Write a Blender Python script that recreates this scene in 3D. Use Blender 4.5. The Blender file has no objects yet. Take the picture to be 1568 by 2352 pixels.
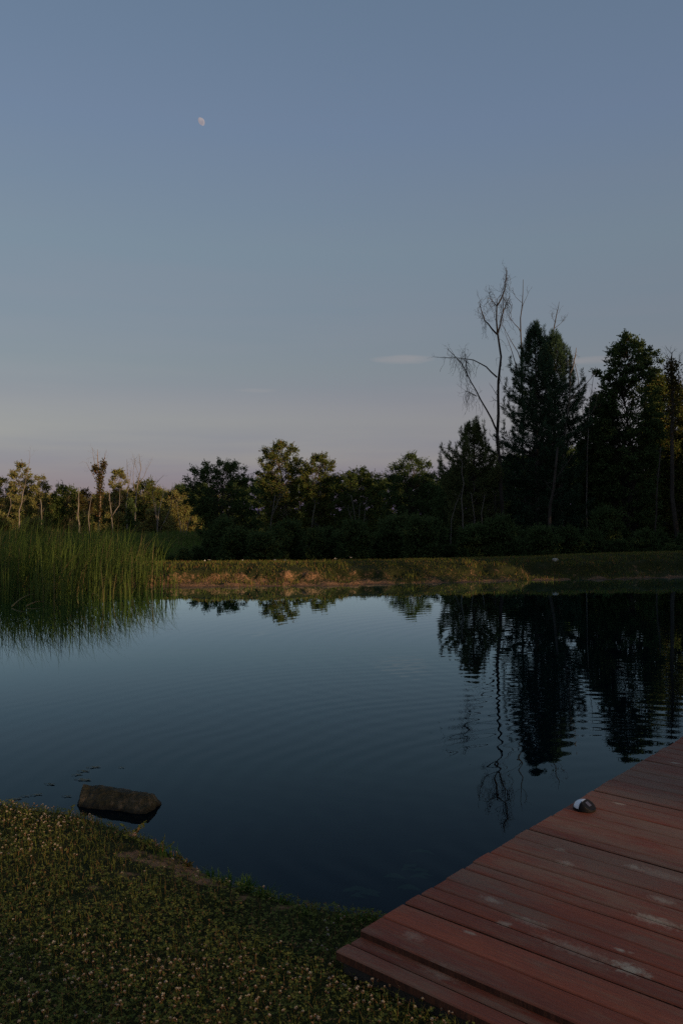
import bpy, bmesh, math, random
import numpy as np
from mathutils import Vector

SEED = 7
rng = np.random.default_rng(SEED)
random.seed(SEED)
S = bpy.context.scene
COL = S.collection
R = math.radians
F = 1898.0            # focal length in units of a 1568 x 2352 picture
CX, CY = 784.0, 1176.0
EYE = 2.0             # eye height above the water


P0 = np.array([0.080, 3.56]); DE = np.array([0.6547, 0.7559]); DB = np.array([0.7559, -0.6547])   # dock corner and its two directions


def wx(xd, Z):
    return (xd - CX) / F * Z


def wz(yd, Z):
    return EYE - (yd - CY) / F * Z


def P(xd, yd, Z):
    return np.array([wx(xd, Z), Z, wz(yd, Z)])


def on_plane(xd, yd, z=0.0):
    Z = (EYE - z) * F / (yd - CY)
    return np.array([wx(xd, Z), Z, z])


def sm(v, a, b):
    t = np.clip((v - a) / (b - a), 0, 1)
    return t * t * (3 - 2 * t)


# ------------------------------------------------------------------ noise
def _hash(ix, iy, seed):
    n = (ix.astype(np.int64) * 374761393 + iy.astype(np.int64) * 668265263 + seed * 974711) & 0xffffffff
    n = ((n ^ (n >> 13)) * 1274126177) & 0xffffffff
    n = n ^ (n >> 16)
    return (n & 0xffff) / 65535.0


def vnoise(x, y, seed=1):
    x = np.asarray(x, float); y = np.asarray(y, float)
    ix = np.floor(x); iy = np.floor(y)
    fx = x - ix; fy = y - iy
    fx = fx * fx * (3 - 2 * fx); fy = fy * fy * (3 - 2 * fy)
    a = _hash(ix, iy, seed); b = _hash(ix + 1, iy, seed)
    c = _hash(ix, iy + 1, seed); d = _hash(ix + 1, iy + 1, seed)
    return (a * (1 - fx) + b * fx) * (1 - fy) + (c * (1 - fx) + d * fx) * fy - 0.5


def fnoise(x, y, seed=1, o=3):
    s = 0; a = 1.0
    for k in range(o):
        s = s + a * vnoise(x * 2 ** k, y * 2 ** k, seed + k)
        a *= 0.5
    return s


# ------------------------------------------------------------------ mesh builder
class MB:
    def __init__(self):
        self.v = []; self.f = []; self.n = 0; self.mi = []

    def add(self, verts, faces, mi=0):
        verts = np.asarray(verts, float).reshape(-1, 3)
        faces = np.asarray(faces, int)
        self.v.append(verts); self.f.append(faces + self.n); self.mi.append(np.full(len(faces), mi))
        self.n += len(verts)

    def tube(self, pts, rad, n=6, cap=True):
        pts = np.asarray(pts, float); m = len(pts)
        rad = np.broadcast_to(np.asarray(rad, float), (m,))
        d = np.gradient(pts, axis=0)
        d /= np.linalg.norm(d, axis=1, keepdims=True) + 1e-9
        up = np.array([0.31, 0.17, 0.93])
        if abs(d.mean(0) @ up) > 0.95 * np.linalg.norm(d.mean(0)):
            up = np.array([1.0, 0.1, 0.0])
        s = np.cross(d, up); s /= np.linalg.norm(s, axis=1, keepdims=True) + 1e-9
        t = np.cross(s, d)
        a = np.arange(n) * 2 * math.pi / n
        ring = (pts[:, None] + rad[:, None, None] * (np.cos(a)[None, :, None] * s[:, None] + np.sin(a)[None, :, None] * t[:, None]))
        i = np.arange(m - 1)[:, None] * n; j = np.arange(n)[None]
        k = (j + 1) % n
        fc = np.stack([i + j, i + k, i + n + k, i + n + j], -1).reshape(-1, 4)
        self.add(ring.reshape(-1, 3), fc)
        if cap:
            b = self.n - m * n
            c = self.n
            self.v.append(pts[[0, -1]]); self.n += 2
            e0 = np.stack([b + (np.arange(n) + 1) % n, b + np.arange(n), np.full(n, c)], -1)
            l0 = b + (m - 1) * n
            e1 = np.stack([l0 + np.arange(n), l0 + (np.arange(n) + 1) % n, np.full(n, c + 1)], -1)
            self.f.append(np.concatenate([e0, e1])); self.mi.append(np.zeros(2 * n))

    def leaves(self, base, direc, length, width, fold=0.0):
        """rhombic leaves"""
        N = len(base)
        direc = direc / (np.linalg.norm(direc, axis=1, keepdims=True) + 1e-9)
        r = rng.normal(size=(N, 3))
        s = np.cross(direc, r); s /= np.linalg.norm(s, axis=1, keepdims=True) + 1e-9
        L = np.asarray(length).reshape(-1, 1) * np.ones((N, 1)); W = np.asarray(width).reshape(-1, 1) * np.ones((N, 1))
        mid = base + direc * L * 0.45
        v = np.stack([base, mid + s * W / 2, base + direc * L, mid - s * W / 2], 1)
        f = np.arange(N * 4).reshape(N, 4)
        self.add(v.reshape(-1, 3), f)

    def blades(self, base, h, az, bend, width, seg=4, tipw=0.05, face=None):
        """curved grass blades; bend = horizontal reach of the tip as a fraction of h"""
        N = len(base)
        t = np.linspace(0, 1, seg + 1)
        h = np.asarray(h).reshape(-1, 1); bend = np.asarray(bend).reshape(-1, 1)
        out = h * bend * t[None] ** 2
        up = h * (t[None] - 0.35 * np.clip(bend, 0, 1.2) * t[None] ** 3)
        ca, sa = np.cos(az)[:, None], np.sin(az)[:, None]
        c = np.stack([base[:, 0:1] + ca * out, base[:, 1:2] + sa * out, base[:, 2:3] + up], -1)
        fa = az + math.pi / 2 if face is None else face
        side = np.stack([np.cos(fa), np.sin(fa), np.zeros(N)], -1)[:, None]
        w = (np.asarray(width).reshape(-1, 1) / 2 * (np.clip(1 - t[None] ** 2.2, tipw, 1)))[..., None]
        v = np.stack([c - side * w, c + side * w], 2).reshape(N, -1, 3)
        q = np.array([[2 * i, 2 * i + 1, 2 * i + 3, 2 * i + 2] for i in range(seg)])
        k = 2 * (seg + 1)
        f = (np.arange(N)[:, None, None] * k + q[None]).reshape(-1, 4)
        self.add(v.reshape(-1, 3), f)

    def box(self, lo, hi, M=None):
        lo = np.array(lo, float); hi = np.array(hi, float)
        v = np.array([[(lo, hi)[i][0], (lo, hi)[j][1], (lo, hi)[k][2]] for i in (0, 1) for j in (0, 1) for k in (0, 1)])
        if M is not None: v = M(v)
        self.add(v, [[0, 1, 3, 2], [4, 6, 7, 5], [0, 4, 5, 1], [2, 3, 7, 6], [0, 2, 6, 4], [1, 5, 7, 3]])

    def mesh(self, name, mats, smooth=False):
        me = bpy.data.meshes.new(name)
        V = np.concatenate(self.v)
        me.vertices.add(len(V)); me.vertices.foreach_set('co', V.ravel())
        idx = np.concatenate([f.ravel() for f in self.f])
        sizes = np.concatenate([np.full(len(f), f.shape[1]) for f in self.f])
        me.loops.add(len(idx)); me.loops.foreach_set('vertex_index', idx.astype(np.int32))
        me.polygons.add(len(sizes))
        me.polygons.foreach_set('loop_start', np.concatenate([[0], np.cumsum(sizes)[:-1]]).astype(np.int32))
        me.polygons.foreach_set('material_index', np.concatenate(self.mi).astype(np.int32))
        me.polygons.foreach_set('use_smooth', np.full(len(sizes), smooth))
        for m in (mats if isinstance(mats, (list, tuple)) else [mats]):
            me.materials.append(m)
        me.update(calc_edges=True)
        return me

    def build(self, name, mats, parent=None, smooth=False):
        o = bpy.data.objects.new(name, self.mesh(name, mats, smooth))
        COL.objects.link(o)
        if parent is not None: o.parent = parent
        return o


def tag(o, label=None, cat=None, group=None, kind=None):
    if label: o['label'] = label
    if cat: o['category'] = cat
    if group: o['group'] = group
    if kind: o['kind'] = kind
    return o


def empty(name, loc, label, cat, group=None):
    o = bpy.data.objects.new(name, None)
    o.empty_display_size = 0.2
    COL.objects.link(o); o.location = loc
    return tag(o, label, cat, group)


def copy_tree(o, parent=None):
    c = o.copy(); COL.objects.link(c); c.parent = parent
    for ch in list(o.children):
        copy_tree(ch, c)
    return c


# ------------------------------------------------------------------ materials
class NT:
    def __init__(self, name):
        self.m = bpy.data.materials.new(name); self.m.use_nodes = True
        self.t = self.m.node_tree; self.t.nodes.clear()
        self.out = self.n('ShaderNodeOutputMaterial')

    def n(self, typ, **kw):
        x = self.t.nodes.new(typ)
        for k, v in kw.items():
            if k.startswith('i_'):
                x.inputs[k[2:].replace('_', ' ')].default_value = v
            else:
                setattr(x, k, v)
        return x

    def l(self, a, b):
        self.t.links.new(a, b)

    def mix(self, fac, a, b, mode='MIX'):
        x = self.n('ShaderNodeMix', data_type='RGBA', blend_type=mode)
        for s, v in ((x.inputs[0], fac), (x.inputs[6], a), (x.inputs[7], b)):
            if isinstance(v, bpy.types.NodeSocket): self.l(v, s)
            elif isinstance(v, (int, float)): s.default_value = v
            else: s.default_value = (*v[:3], 1)
        return x.outputs[2]

    def math(self, op, a, b=0.0, clamp=False):
        x = self.n('ShaderNodeMath', operation=op, use_clamp=clamp)
        for s, v in ((x.inputs[0], a), (x.inputs[1], b)):
            if isinstance(v, bpy.types.NodeSocket): self.l(v, s)
            else: s.default_value = v
        return x.outputs[0]

    def ramp(self, fac, stops):
        x = self.n('ShaderNodeValToRGB')
        e = x.color_ramp.elements
        while len(e) < len(stops): e.new(0.5)
        for k, (p, c) in enumerate(stops):
            e[k].position = p
            e[k].color = (c, c, c, 1) if isinstance(c, (int, float)) else (*c, 1)
        self.l(fac, x.inputs[0])
        return x.outputs[0]

    def noise(self, scale, detail=3, rough=0.55, vec=None, sc=None, dist=0.0):
        x = self.n('ShaderNodeTexNoise')
        x.inputs['Scale'].default_value = scale; x.inputs['Detail'].default_value = detail
        x.inputs['Roughness'].default_value = rough; x.inputs['Distortion'].default_value = dist
        if vec is None:
            vec = self.pos()
        if sc is not None:
            mp = self.n('ShaderNodeMapping'); mp.inputs['Scale'].default_value = sc
            self.l(vec, mp.inputs[0]); vec = mp.outputs[0]
        self.l(vec, x.inputs['Vector'])
        return x.outputs['Fac']

    def pos(self):
        return self.n('ShaderNodeNewGeometry').outputs['Position']

    def objc(self):
        return self.n('ShaderNodeTexCoord').outputs['Object']

    def island(self):
        return self.n('ShaderNodeNewGeometry').outputs['Random Per Island']

    def bsdf(self, color, rough=0.8, spec=0.3, normal=None):
        b = self.n('ShaderNodeBsdfPrincipled')
        if isinstance(color, bpy.types.NodeSocket): self.l(color, b.inputs['Base Color'])
        else: b.inputs['Base Color'].default_value = (*color, 1)
        if isinstance(rough, bpy.types.NodeSocket): self.l(rough, b.inputs['Roughness'])
        else: b.inputs['Roughness'].default_value = rough
        b.inputs['Specular IOR Level'].default_value = spec
        if normal is not None: self.l(normal, b.inputs['Normal'])
        self.l(b.outputs[0], self.out.inputs[0])
        return b

    def bump(self, h, dist=0.01, strength=1.0):
        b = self.n('ShaderNodeBump'); b.inputs['Distance'].default_value = dist
        b.inputs['Strength'].default_value = strength
        self.l(h, b.inputs['Height'])
        return b.outputs[0]


def leaf_mat(name, c1, c2, c3=None, trans=0.3, nscale=0.6, third=0.12):
    t = NT(name)
    col = t.mix(t.island(), c1, c2)
    n = t.ramp(t.noise(nscale, 2), [(0.35, 0.0), (0.7, 1.0)])
    col = t.mix(n, col, t.mix(0.55, col, c2))
    if c3 is not None:
        # a few leaves carry another colour
        a = t.math('FRACT', t.math('MULTIPLY', t.island(), 37.7))
        col = t.mix(t.math('LESS_THAN', a, third), col, c3)
    d = t.n('ShaderNodeBsdfDiffuse'); tr = t.n('ShaderNodeBsdfTranslucent')
    t.l(col, d.inputs[0]); t.l(col, tr.inputs[0])
    mx = t.n('ShaderNodeMixShader'); mx.inputs[0].default_value = trans
    t.l(d.outputs[0], mx.inputs[1]); t.l(tr.outputs[0], mx.inputs[2])
    t.l(mx.outputs[0], t.out.inputs[0])
    return t.m


def bark_mat(name, c1, c2, scale=3.0):
    t = NT(name)
    n = t.noise(scale, 4, 0.65, sc=(1, 1, 0.35))
    col = t.mix(t.ramp(n, [(0.35, 0.0), (0.65, 1.0)]), c1, c2)
    t.bsdf(col, 0.9, 0.15, t.bump(n, 0.02))
    return t.m


M = {}
M['leaf_dark'] = leaf_mat('leaf_dark', (0.052, 0.086, 0.033), (0.09, 0.125, 0.046))
M['leaf_mid'] = leaf_mat('leaf_mid', (0.05, 0.08, 0.024), (0.085, 0.115, 0.034), (0.11, 0.1, 0.03), third=0.1)
M['leaf_light'] = leaf_mat('leaf_light', (0.07, 0.1, 0.026), (0.115, 0.135, 0.04), (0.14, 0.1, 0.036), third=0.15)
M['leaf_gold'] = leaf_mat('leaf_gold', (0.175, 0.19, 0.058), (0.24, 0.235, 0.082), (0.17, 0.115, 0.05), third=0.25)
M['leaf_vine'] = leaf_mat('leaf_vine', (0.05, 0.055, 0.018), (0.09, 0.075, 0.028), (0.1, 0.05, 0.02), third=0.2)
M['needle'] = leaf_mat('needle', (0.034, 0.066, 0.04), (0.064, 0.102, 0.058), trans=0.15)
M['needle_light'] = leaf_mat('needle_light', (0.07, 0.095, 0.04), (0.125, 0.14, 0.055), trans=0.15)
M['reed'] = leaf_mat('reed', (0.06, 0.105, 0.024), (0.125, 0.175, 0.042), (0.19, 0.15, 0.07), trans=0.35, third=0.15)
M['reed_light'] = leaf_mat('reed_light', (0.08, 0.125, 0.03), (0.14, 0.175, 0.045), (0.2, 0.17, 0.07), trans=0.35, third=0.1)
M['dry_reed'] = bark_mat('dry_reed', (0.16, 0.13, 0.06), (0.22, 0.18, 0.09), 20)
M['grass'] = leaf_mat('grass', (0.075, 0.105, 0.022), (0.15, 0.15, 0.04), (0.22, 0.13, 0.055), trans=0.3, nscale=1.2, third=0.22)
M['grass_bright'] = leaf_mat('grass_bright', (0.06, 0.12, 0.02), (0.1, 0.17, 0.03), trans=0.35)
M['clover'] = leaf_mat('clover', (0.095, 0.125, 0.03), (0.175, 0.18, 0.05), (0.24, 0.14, 0.06), trans=0.25, nscale=1.5, third=0.12)
M['plank_edge'] = bark_mat('plank_edge', (0.06, 0.026, 0.016), (0.11, 0.045, 0.028), 12)
M['bark_black'] = bark_mat('bark_black', (0.02, 0.016, 0.014), (0.045, 0.037, 0.031))
M['bark_grey'] = bark_mat('bark_grey', (0.09, 0.08, 0.07), (0.17, 0.15, 0.13))
M['bark_dark'] = bark_mat('bark_dark', (0.04, 0.033, 0.027), (0.08, 0.066, 0.055))
M['bark_pale'] = bark_mat('bark_pale', (0.15, 0.125, 0.1), (0.25, 0.215, 0.18))
M['bark_warm'] = bark_mat('bark_warm', (0.15, 0.11, 0.08), (0.26, 0.2, 0.15))


def ground_mat():
    t = NT('ground')
    at = t.n('ShaderNodeAttribute', attribute_name='soil')
    am = t.n('ShaderNodeAttribute', attribute_name='mud')
    n1 = t.noise(2.2, 5, 0.65); n2 = t.noise(14, 5, 0.7); n3 = t.noise(60, 3, 0.7)
    g = t.mix(t.ramp(n1, [(0.35, 0.0), (0.65, 1.0)]), (0.034, 0.044, 0.013), (0.06, 0.056, 0.02))
    g = t.mix(t.ramp(n3, [(0.4, 0.0), (0.7, 1.0)]), g, (0.025, 0.03, 0.011))
    soil = t.mix(t.ramp(n2, [(0.3, 0.0), (0.7, 1.0)]), (0.17, 0.085, 0.043), (0.39, 0.22, 0.12))
    sf = t.math('ADD', at.outputs['Fac'], t.math('MULTIPLY', t.math('SUBTRACT', n2, 0.5), 0.9))
    sf = t.math('ADD', sf, t.math('MULTIPLY', t.math('SUBTRACT', n1, 0.5), 0.9))
    sf = t.ramp(sf, [(0.4, 0.0), (0.6, 1.0)])
    col = t.mix(sf, g, soil)
    col = t.mix(am.outputs['Fac'], col, (0.022, 0.028, 0.024))
    h = t.math('ADD', t.math('MULTIPLY', n2, 1.0), t.math('MULTIPLY', n3, 0.3))
    t.bsdf(col, 0.95, 0.1, t.bump(h, 0.06))
    return t.m


def water_mat():
    t = NT('water')
    p = t.pos()
    mp = t.n('ShaderNodeMapping'); mp.inputs['Scale'].default_value = (0.55, 1.25, 1); t.l(p, mp.inputs[0])
    a = t.noise(3.2, 2, 0.5, vec=mp.outputs[0])
    b = t.noise(0.7, 2, 0.5, vec=mp.outputs[0])
    # rings that run out from a point off the end of the dock
    def rings(cx, cy, k, amp, r0, r1):
        sub = t.n('ShaderNodeVectorMath', operation='DISTANCE')
        t.l(p, sub.inputs[0]); sub.inputs[1].default_value = (cx, cy, 0)
        d = t.math('ADD', sub.outputs['Value'], t.math('MULTIPLY', b, 0.5))
        s = t.math('SINE', t.math('MULTIPLY', d, k))
        w = t.ramp(t.math('DIVIDE', sub.outputs['Value'], 20.0), [(0.0, 0.0), (r0 / 20, 1.0), (r1 / 20, 0.0)])
        return t.math('MULTIPLY', t.math('MULTIPLY', s, w), amp)
    h = t.math('ADD', t.math('MULTIPLY', a, WAVE_A), t.math('MULTIPLY', b, WAVE_B))
    patch = t.ramp(t.noise(.16, 2, .5, vec=p), [(.35, .25), (.65, 1.0)])
    h = t.math('MULTIPLY', h, patch)
    h = t.math('ADD', h, rings(2.2, 5.6, 2 * math.pi / 0.24, 0.00032, 2.0, 7.5))
    h = t.math('ADD', h, rings(3.5, 12.0, 2 * math.pi / 0.3, 0.00018, 3.0, 9.0))
    nb = t.bump(h, 1.0)
    fr = t.n('ShaderNodeFresnel'); fr.inputs['IOR'].default_value = 1.33
    t.l(nb, fr.inputs['Normal'])
    gl = t.n('ShaderNodeBsdfGlossy'); gl.inputs['Roughness'].default_value = 0.0
    gl.inputs['Color'].default_value = (0.7, 0.91, 1.0, 1)
    t.l(nb, gl.inputs['Normal'])
    tr = t.n('ShaderNodeBsdfTransparent'); tr.inputs['Color'].default_value = (0.36, 0.55, 0.56, 1)
    df = t.n('ShaderNodeBsdfDiffuse'); df.inputs['Color'].default_value = (0.001, 0.007, 0.016, 1)
    body = t.n('ShaderNodeMixShader'); body.inputs[0].default_value = 0.3
    t.l(tr.outputs[0], body.inputs[1]); t.l(df.outputs[0], body.inputs[2])
    mx = t.n('ShaderNodeMixShader')
    t.l(t.math('MULTIPLY', t.math('POWER', fr.outputs[0], 1.75), 2.95, True), mx.inputs[0]); t.l(body.outputs[0], mx.inputs[1]); t.l(gl.outputs[0], mx.inputs[2])
    t.l(mx.outputs[0], t.out.inputs[0])
    return t.m


WAVE_A, WAVE_B = 0.00058, 0.0008


def deck_mat():
    t = NT('stained_wood')
    o = t.objc()          # object x runs along the boards
    isl = t.island()
    off = t.n('ShaderNodeCombineXYZ'); t.l(t.math('MULTIPLY', isl, 40.0), off.inputs[0]); t.l(t.math('MULTIPLY', isl, 13.0), off.inputs[1])
    ad = t.n('ShaderNodeVectorMath', operation='ADD'); t.l(o, ad.inputs[0]); t.l(off.outputs[0], ad.inputs[1])
    v = ad.outputs[0]
    grain = t.noise(14, 6, 0.7, vec=v, sc=(0.25, 6, 6), dist=0.6)
    blot = t.noise(2.6, 5, 0.62, vec=v, sc=(0.7, 1.6, 1.6))
    blot2 = t.noise(15, 5, 0.72, vec=v, sc=(0.3, 2.2, 1))
    base = t.mix(isl, (0.2, 0.046, 0.02), (0.31, 0.08, 0.036))
    base = t.mix(t.ramp(grain, [(0.3, 0.0), (0.72, 0.75)]), base, (0.09, 0.034, 0.025))
    big = t.noise(.55, 2, .5, vec=o)
    worn = t.math('ADD', t.math('MULTIPLY', blot, 0.5), t.math('MULTIPLY', blot2, 0.5))
    worn = t.math('ADD', worn, t.math('MULTIPLY', t.math('SUBTRACT', big, .5), .5))
    base = t.mix(t.ramp(worn, [(0.44, 0.0), (0.6, 0.9)]), base, (0.2, 0.118, 0.078))
    # pale lichen, droppings and scuffs
    sn = t.math('MULTIPLY', t.math('SUBTRACT', t.noise(34, 5, 0.75, vec=o), 0.5), 2.6)
    def deck_xy(px, py):
        q = on_plane(px * .5741, py * .5741, .2); d = q[:2] - P0
        return float(d @ DB), float(d @ DE)
    for px, py, rx, ry, am in ((2517, 3878, .085, .05, .9), (2619, 3684, .13, .05, .75), (2646, 3602, .07, .04, .5), (2530, 3468, .05, .03, .55), (2483, 3803, .03, .016, .8), (2520, 3812, .022, .014, .6),
                               (2019, 3698, .04, .03, .6), (1883, 3733, .05, .014, .6), (1965, 3600, .06, .03, .5), (2262, 3455, .06, .035, .5), (2238, 3400, .04, .024, .5), (2476, 3216, .05, .02, .7),
                               (2700, 3053, .05, .02, .7), (1650, 3745, .06, .04, .35), (2300, 3800, .2, .05, .35), (2120, 3690, .12, .04, .4), (1760, 3870, .1, .03, .3), (2640, 3500, .2, .06, .3)):
        x, y = deck_xy(px, py)
        mp = t.n('ShaderNodeMapping'); mp.inputs['Location'].default_value = (-x / rx, -y / ry, 0); mp.inputs['Scale'].default_value = (1 / rx, 1 / ry, 0); t.l(o, mp.inputs[0])
        ln = t.n('ShaderNodeVectorMath', operation='LENGTH'); t.l(mp.outputs[0], ln.inputs[0])
        base = t.mix(t.math('MULTIPLY', t.ramp(t.math('ADD', ln.outputs['Value'], sn), [(.2, 1.0), (1.0, 0.0)]), am), base, (0.42, 0.36, 0.27))
    bmp = t.bump(t.math('ADD', grain, t.math('MULTIPLY', blot2, 0.4)), 0.003)
    t.bsdf(base, t.ramp(blot2, [(0.3, 0.55), (0.7, 0.8)]), 0.3, bmp)
    return t.m


def plain_mat(name, color, rough=0.5, spec=0.4, nvar=0.25, scale=20, bump=0.0):
    t = NT(name)
    n = t.noise(scale, 4, 0.6, vec=t.objc())
    col = t.mix(t.ramp(n, [(0.3, 0.0), (0.7, 1.0)]), [c * (1 - nvar) for c in color], [min(1, c * (1 + nvar)) for c in color])
    t.bsdf(col, rough, spec, t.bump(n, bump) if bump else None)
    return t.m


def rock_mat():
    t = NT('rock')
    o = t.objc()
    n1 = t.noise(9, 6, 0.7, vec=o); n2 = t.noise(30, 4, 0.7, vec=o)
    c = t.mix(t.ramp(n1, [(0.35, 0.0), (0.7, 1.0)]), (0.017, 0.017, 0.009), (0.042, 0.038, 0.022))
    sepz = t.n('ShaderNodeSeparateXYZ'); t.l(o, sepz.inputs[0])
    wet = t.ramp(t.math('ADD', sepz.outputs[2], t.math('MULTIPLY', t.math('SUBTRACT', n1, 0.5), 0.06)), [(0.012, 1.0), (0.03, 0.0)])
    c = t.mix(t.ramp(t.math('ADD', t.math('MULTIPLY', n1, 0.5), t.math('MULTIPLY', n2, 0.5)), [(0.52, 0.0), (0.66, 0.8)]), c, (0.12, 0.092, 0.064))
    c = t.mix(wet, c, (0.014, 0.013, 0.009))
    t.bsdf(c, 0.85, 0.25, t.bump(t.math('ADD', n1, t.math('MULTIPLY', n2, 0.5)), 0.02))
    return t.m


# ------------------------------------------------------------------ terrain and pond
POND = np.array([(-7, 7.9), (-5, 7.1), (-3.4, 6.2), (-2.33, 5.68), (-1.96, 5.5), (-1.69, 5.42), (-1.41, 5.23), (-1.2, 5.05),
                 (-.91, 4.77), (-.68, 4.54), (-.42, 4.36), (-.18, 4.2), (.01, 4.11), (.18, 4.06), (.6, 3.9), (1.5, 3.4), (3, 2.6),
                 (5, 2.2), (8, 3), (12, 6), (16, 12), (19, 18), (19, 23), (17, 26.2), (13, 25.8), (10.4, 25.1), (7, 24.2),
                 (4, 23.5), (2, 22.9), (0, 22.3), (-2, 22.0), (-4.4, 21.8), (-6.5, 21.4), (-9, 20.5), (-11, 18.5), (-12, 15),
                 (-11.5, 11), (-9.5, 9)], float)


def pond_sd(x, y):
    x = np.asarray(x, float); y = np.asarray(y, float)
    best = np.full(x.shape, 1e9); inside = np.zeros(x.shape, bool)
    n = len(POND)
    for i in range(n):
        ax, ay = POND[i]; bx, by = POND[(i + 1) % n]
        ex, ey = bx - ax, by - ay
        t = np.clip(((x - ax) * ex + (y - ay) * ey) / (ex * ex + ey * ey), 0, 1)
        best = np.minimum(best, np.hypot(x - ax - t * ex, y - ay - t * ey))
        c = ((ay > y) != (by > y)) & (x < ex * (y - ay) / (by - ay + 1e-12) + ax)
        inside ^= c
    return np.where(inside, -best, best)


def terrain(x, y):
    x = np.asarray(x, float); y = np.asarray(y, float)
    d = pond_sd(x, y)
    d = d + 0.10 * fnoise(x * 1.6, y * 1.6, 5) * sm(y, 0, 6) + 0.25 * fnoise(x * 1.1, y * 1.1, 9) * sm(y, 14, 20)
    far = sm(y, 10, 16)
    near_h = 0.045 * sm(d, -0.02, 0.14) + 0.27 * sm(d, 0.05, 3.6) + 0.03 * fnoise(x * 2, y * 2, 11) * sm(d, 0, .6) + 0.05 * sm(d, 3, 20)
    crest = 0.5 + 0.11 * sm(x, 3, 11)
    lump = fnoise(x * 2.6, y * 2.6, 21, 5)
    face = sm(d, -0.05, 2.3) * 0.75 + 0.25 * sm(d + 0.5 * lump, 0.9, 1.2)
    far_h = crest * face + 0.12 * lump * sm(d, 0, .4) * (1 - sm(d, 1.8, 3)) + 0.02 * fnoise(x * .8, y * .8, 31) * sm(d, 2, 3)
    far_h = far_h - (crest + 0.75) * sm(d, 2.6, 11.5)
    bed = -0.03 * sm(-d, 0, .05) - 0.95 * sm(-d, 0, 3.0)
    h = np.where(d > 0, near_h * (1 - far) + far_h * far, bed)
    lim = sm(d, 40, 300)
    h = h + lim * 2.0 * fnoise(x / 90, y / 90, 41)
    soil = (far * sm(d, -.3, .05) * (1 - sm(d, 0.8, 1.7)) * (0.54 - 0.22 * sm(x, -2, 4) + 0.5 * (1 - sm(d, .1, .45)))
            + (1 - far) * (0.75 * (1 - sm(d, 0.02, 0.4)) * sm(fnoise(x * 1.1, y * 1.1, 77), -.1, .35)
                           + 0.55 * sm(fnoise(x * 1.7 + 3, y * 1.7, 71), 0.3, 0.6)) * 0.7)
    for px, py, rr in ((307, 1945, .16), (297, 1996, .14), (270, 1925, .09), (477, 2001, .12), (440, 1985, .1), (651, 2060, .1), (220, 2027, .08), (405, 2129, .07), (560, 2040, .1), (350, 1972, .1)):
        q = on_plane(px, py, .09)
        soil = np.maximum(soil, .72 * np.exp(-(((x - q[0]) / (rr * .75)) ** 2 + ((y - q[1]) / (rr * .5)) ** 2)))
    mud = np.maximum(sm(-d, -0.02, 0.25), .75 * far * sm(-d, -.34, -.05))
    return h, soil, mud, d


def axis(parts):
    a = []
    for lo, hi, st in parts:
        a.append(np.arange(lo, hi - 1e-6, st))
    a.append(np.array([parts[-1][1]]))
    return np.concatenate(a)


def build_ground():
    xs = axis([(-700, -200, 50), (-200, -60, 14), (-60, -14, 2), (-14, -3.5, .16), (-3.5, 2.5, .06), (2.5, 16, .16), (16, 60, 2), (60, 200, 14), (200, 700, 50)])
    ys = axis([(-300, -60, 30), (-60, -6, 3), (-6, 1.5, .5), (1.5, 7, .06), (7, 19.5, .4), (19.5, 29, .09), (29, 42, .5), (42, 100, 3), (100, 260, 16), (260, 900, 64)])
    X, Y = np.meshgrid(xs, ys, indexing='ij')
    h, soil, mud, d = terrain(X, Y)
    nx, ny = X.shape
    v = np.stack([X, Y, h], -1).reshape(-1, 3)
    i = np.arange(nx - 1)[:, None] * ny; j = np.arange(ny - 1)[None]
    f = np.stack([i + j, i + ny + j, i + ny + j + 1, i + j + 1], -1).reshape(-1, 4)
    mb = MB(); mb.add(v, f)
    o = mb.build('ground', ground_mat(), smooth=True)
    for nm, a in (('soil', soil), ('mud', mud)):
        at = o.data.attributes.new(nm, 'FLOAT', 'POINT'); at.data.foreach_set('value', a.ravel().astype(np.float32))
    tag(o, kind='structure')


build_ground()


def build_water():
    bm = bmesh.new()
    c = POND.mean(0)
    n = len(POND)
    pts = []
    for i in range(n):
        a = POND[i - 1]; b = POND[i]; cc = POND[(i + 1) % n]
        t = (cc - a) / np.linalg.norm(cc - a)
        nrm = np.array([t[1], -t[0]])
        pts.append(b + nrm * 0.45)
    vs = [bm.verts.new((p[0], p[1], 0.0)) for p in pts]
    f = bm.faces.new(vs)
    bm.normal_update()
    if f.normal.z < 0: bmesh.ops.reverse_faces(bm, faces=[f])
    bmesh.ops.triangulate(bm, faces=bm.faces[:])
    me = bpy.data.meshes.new('pond_water'); bm.to_mesh(me); bm.free()
    me.materials.append(water_mat())
    o = bpy.data.objects.new('pond_water', me); COL.objects.link(o)
    tag(o, kind='structure')


build_water()


def gz(x, y):
    return float(terrain(np.array([x]), np.array([y]))[0][0])


# ------------------------------------------------------------------ dock
DECK_Z = 0.20


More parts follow.
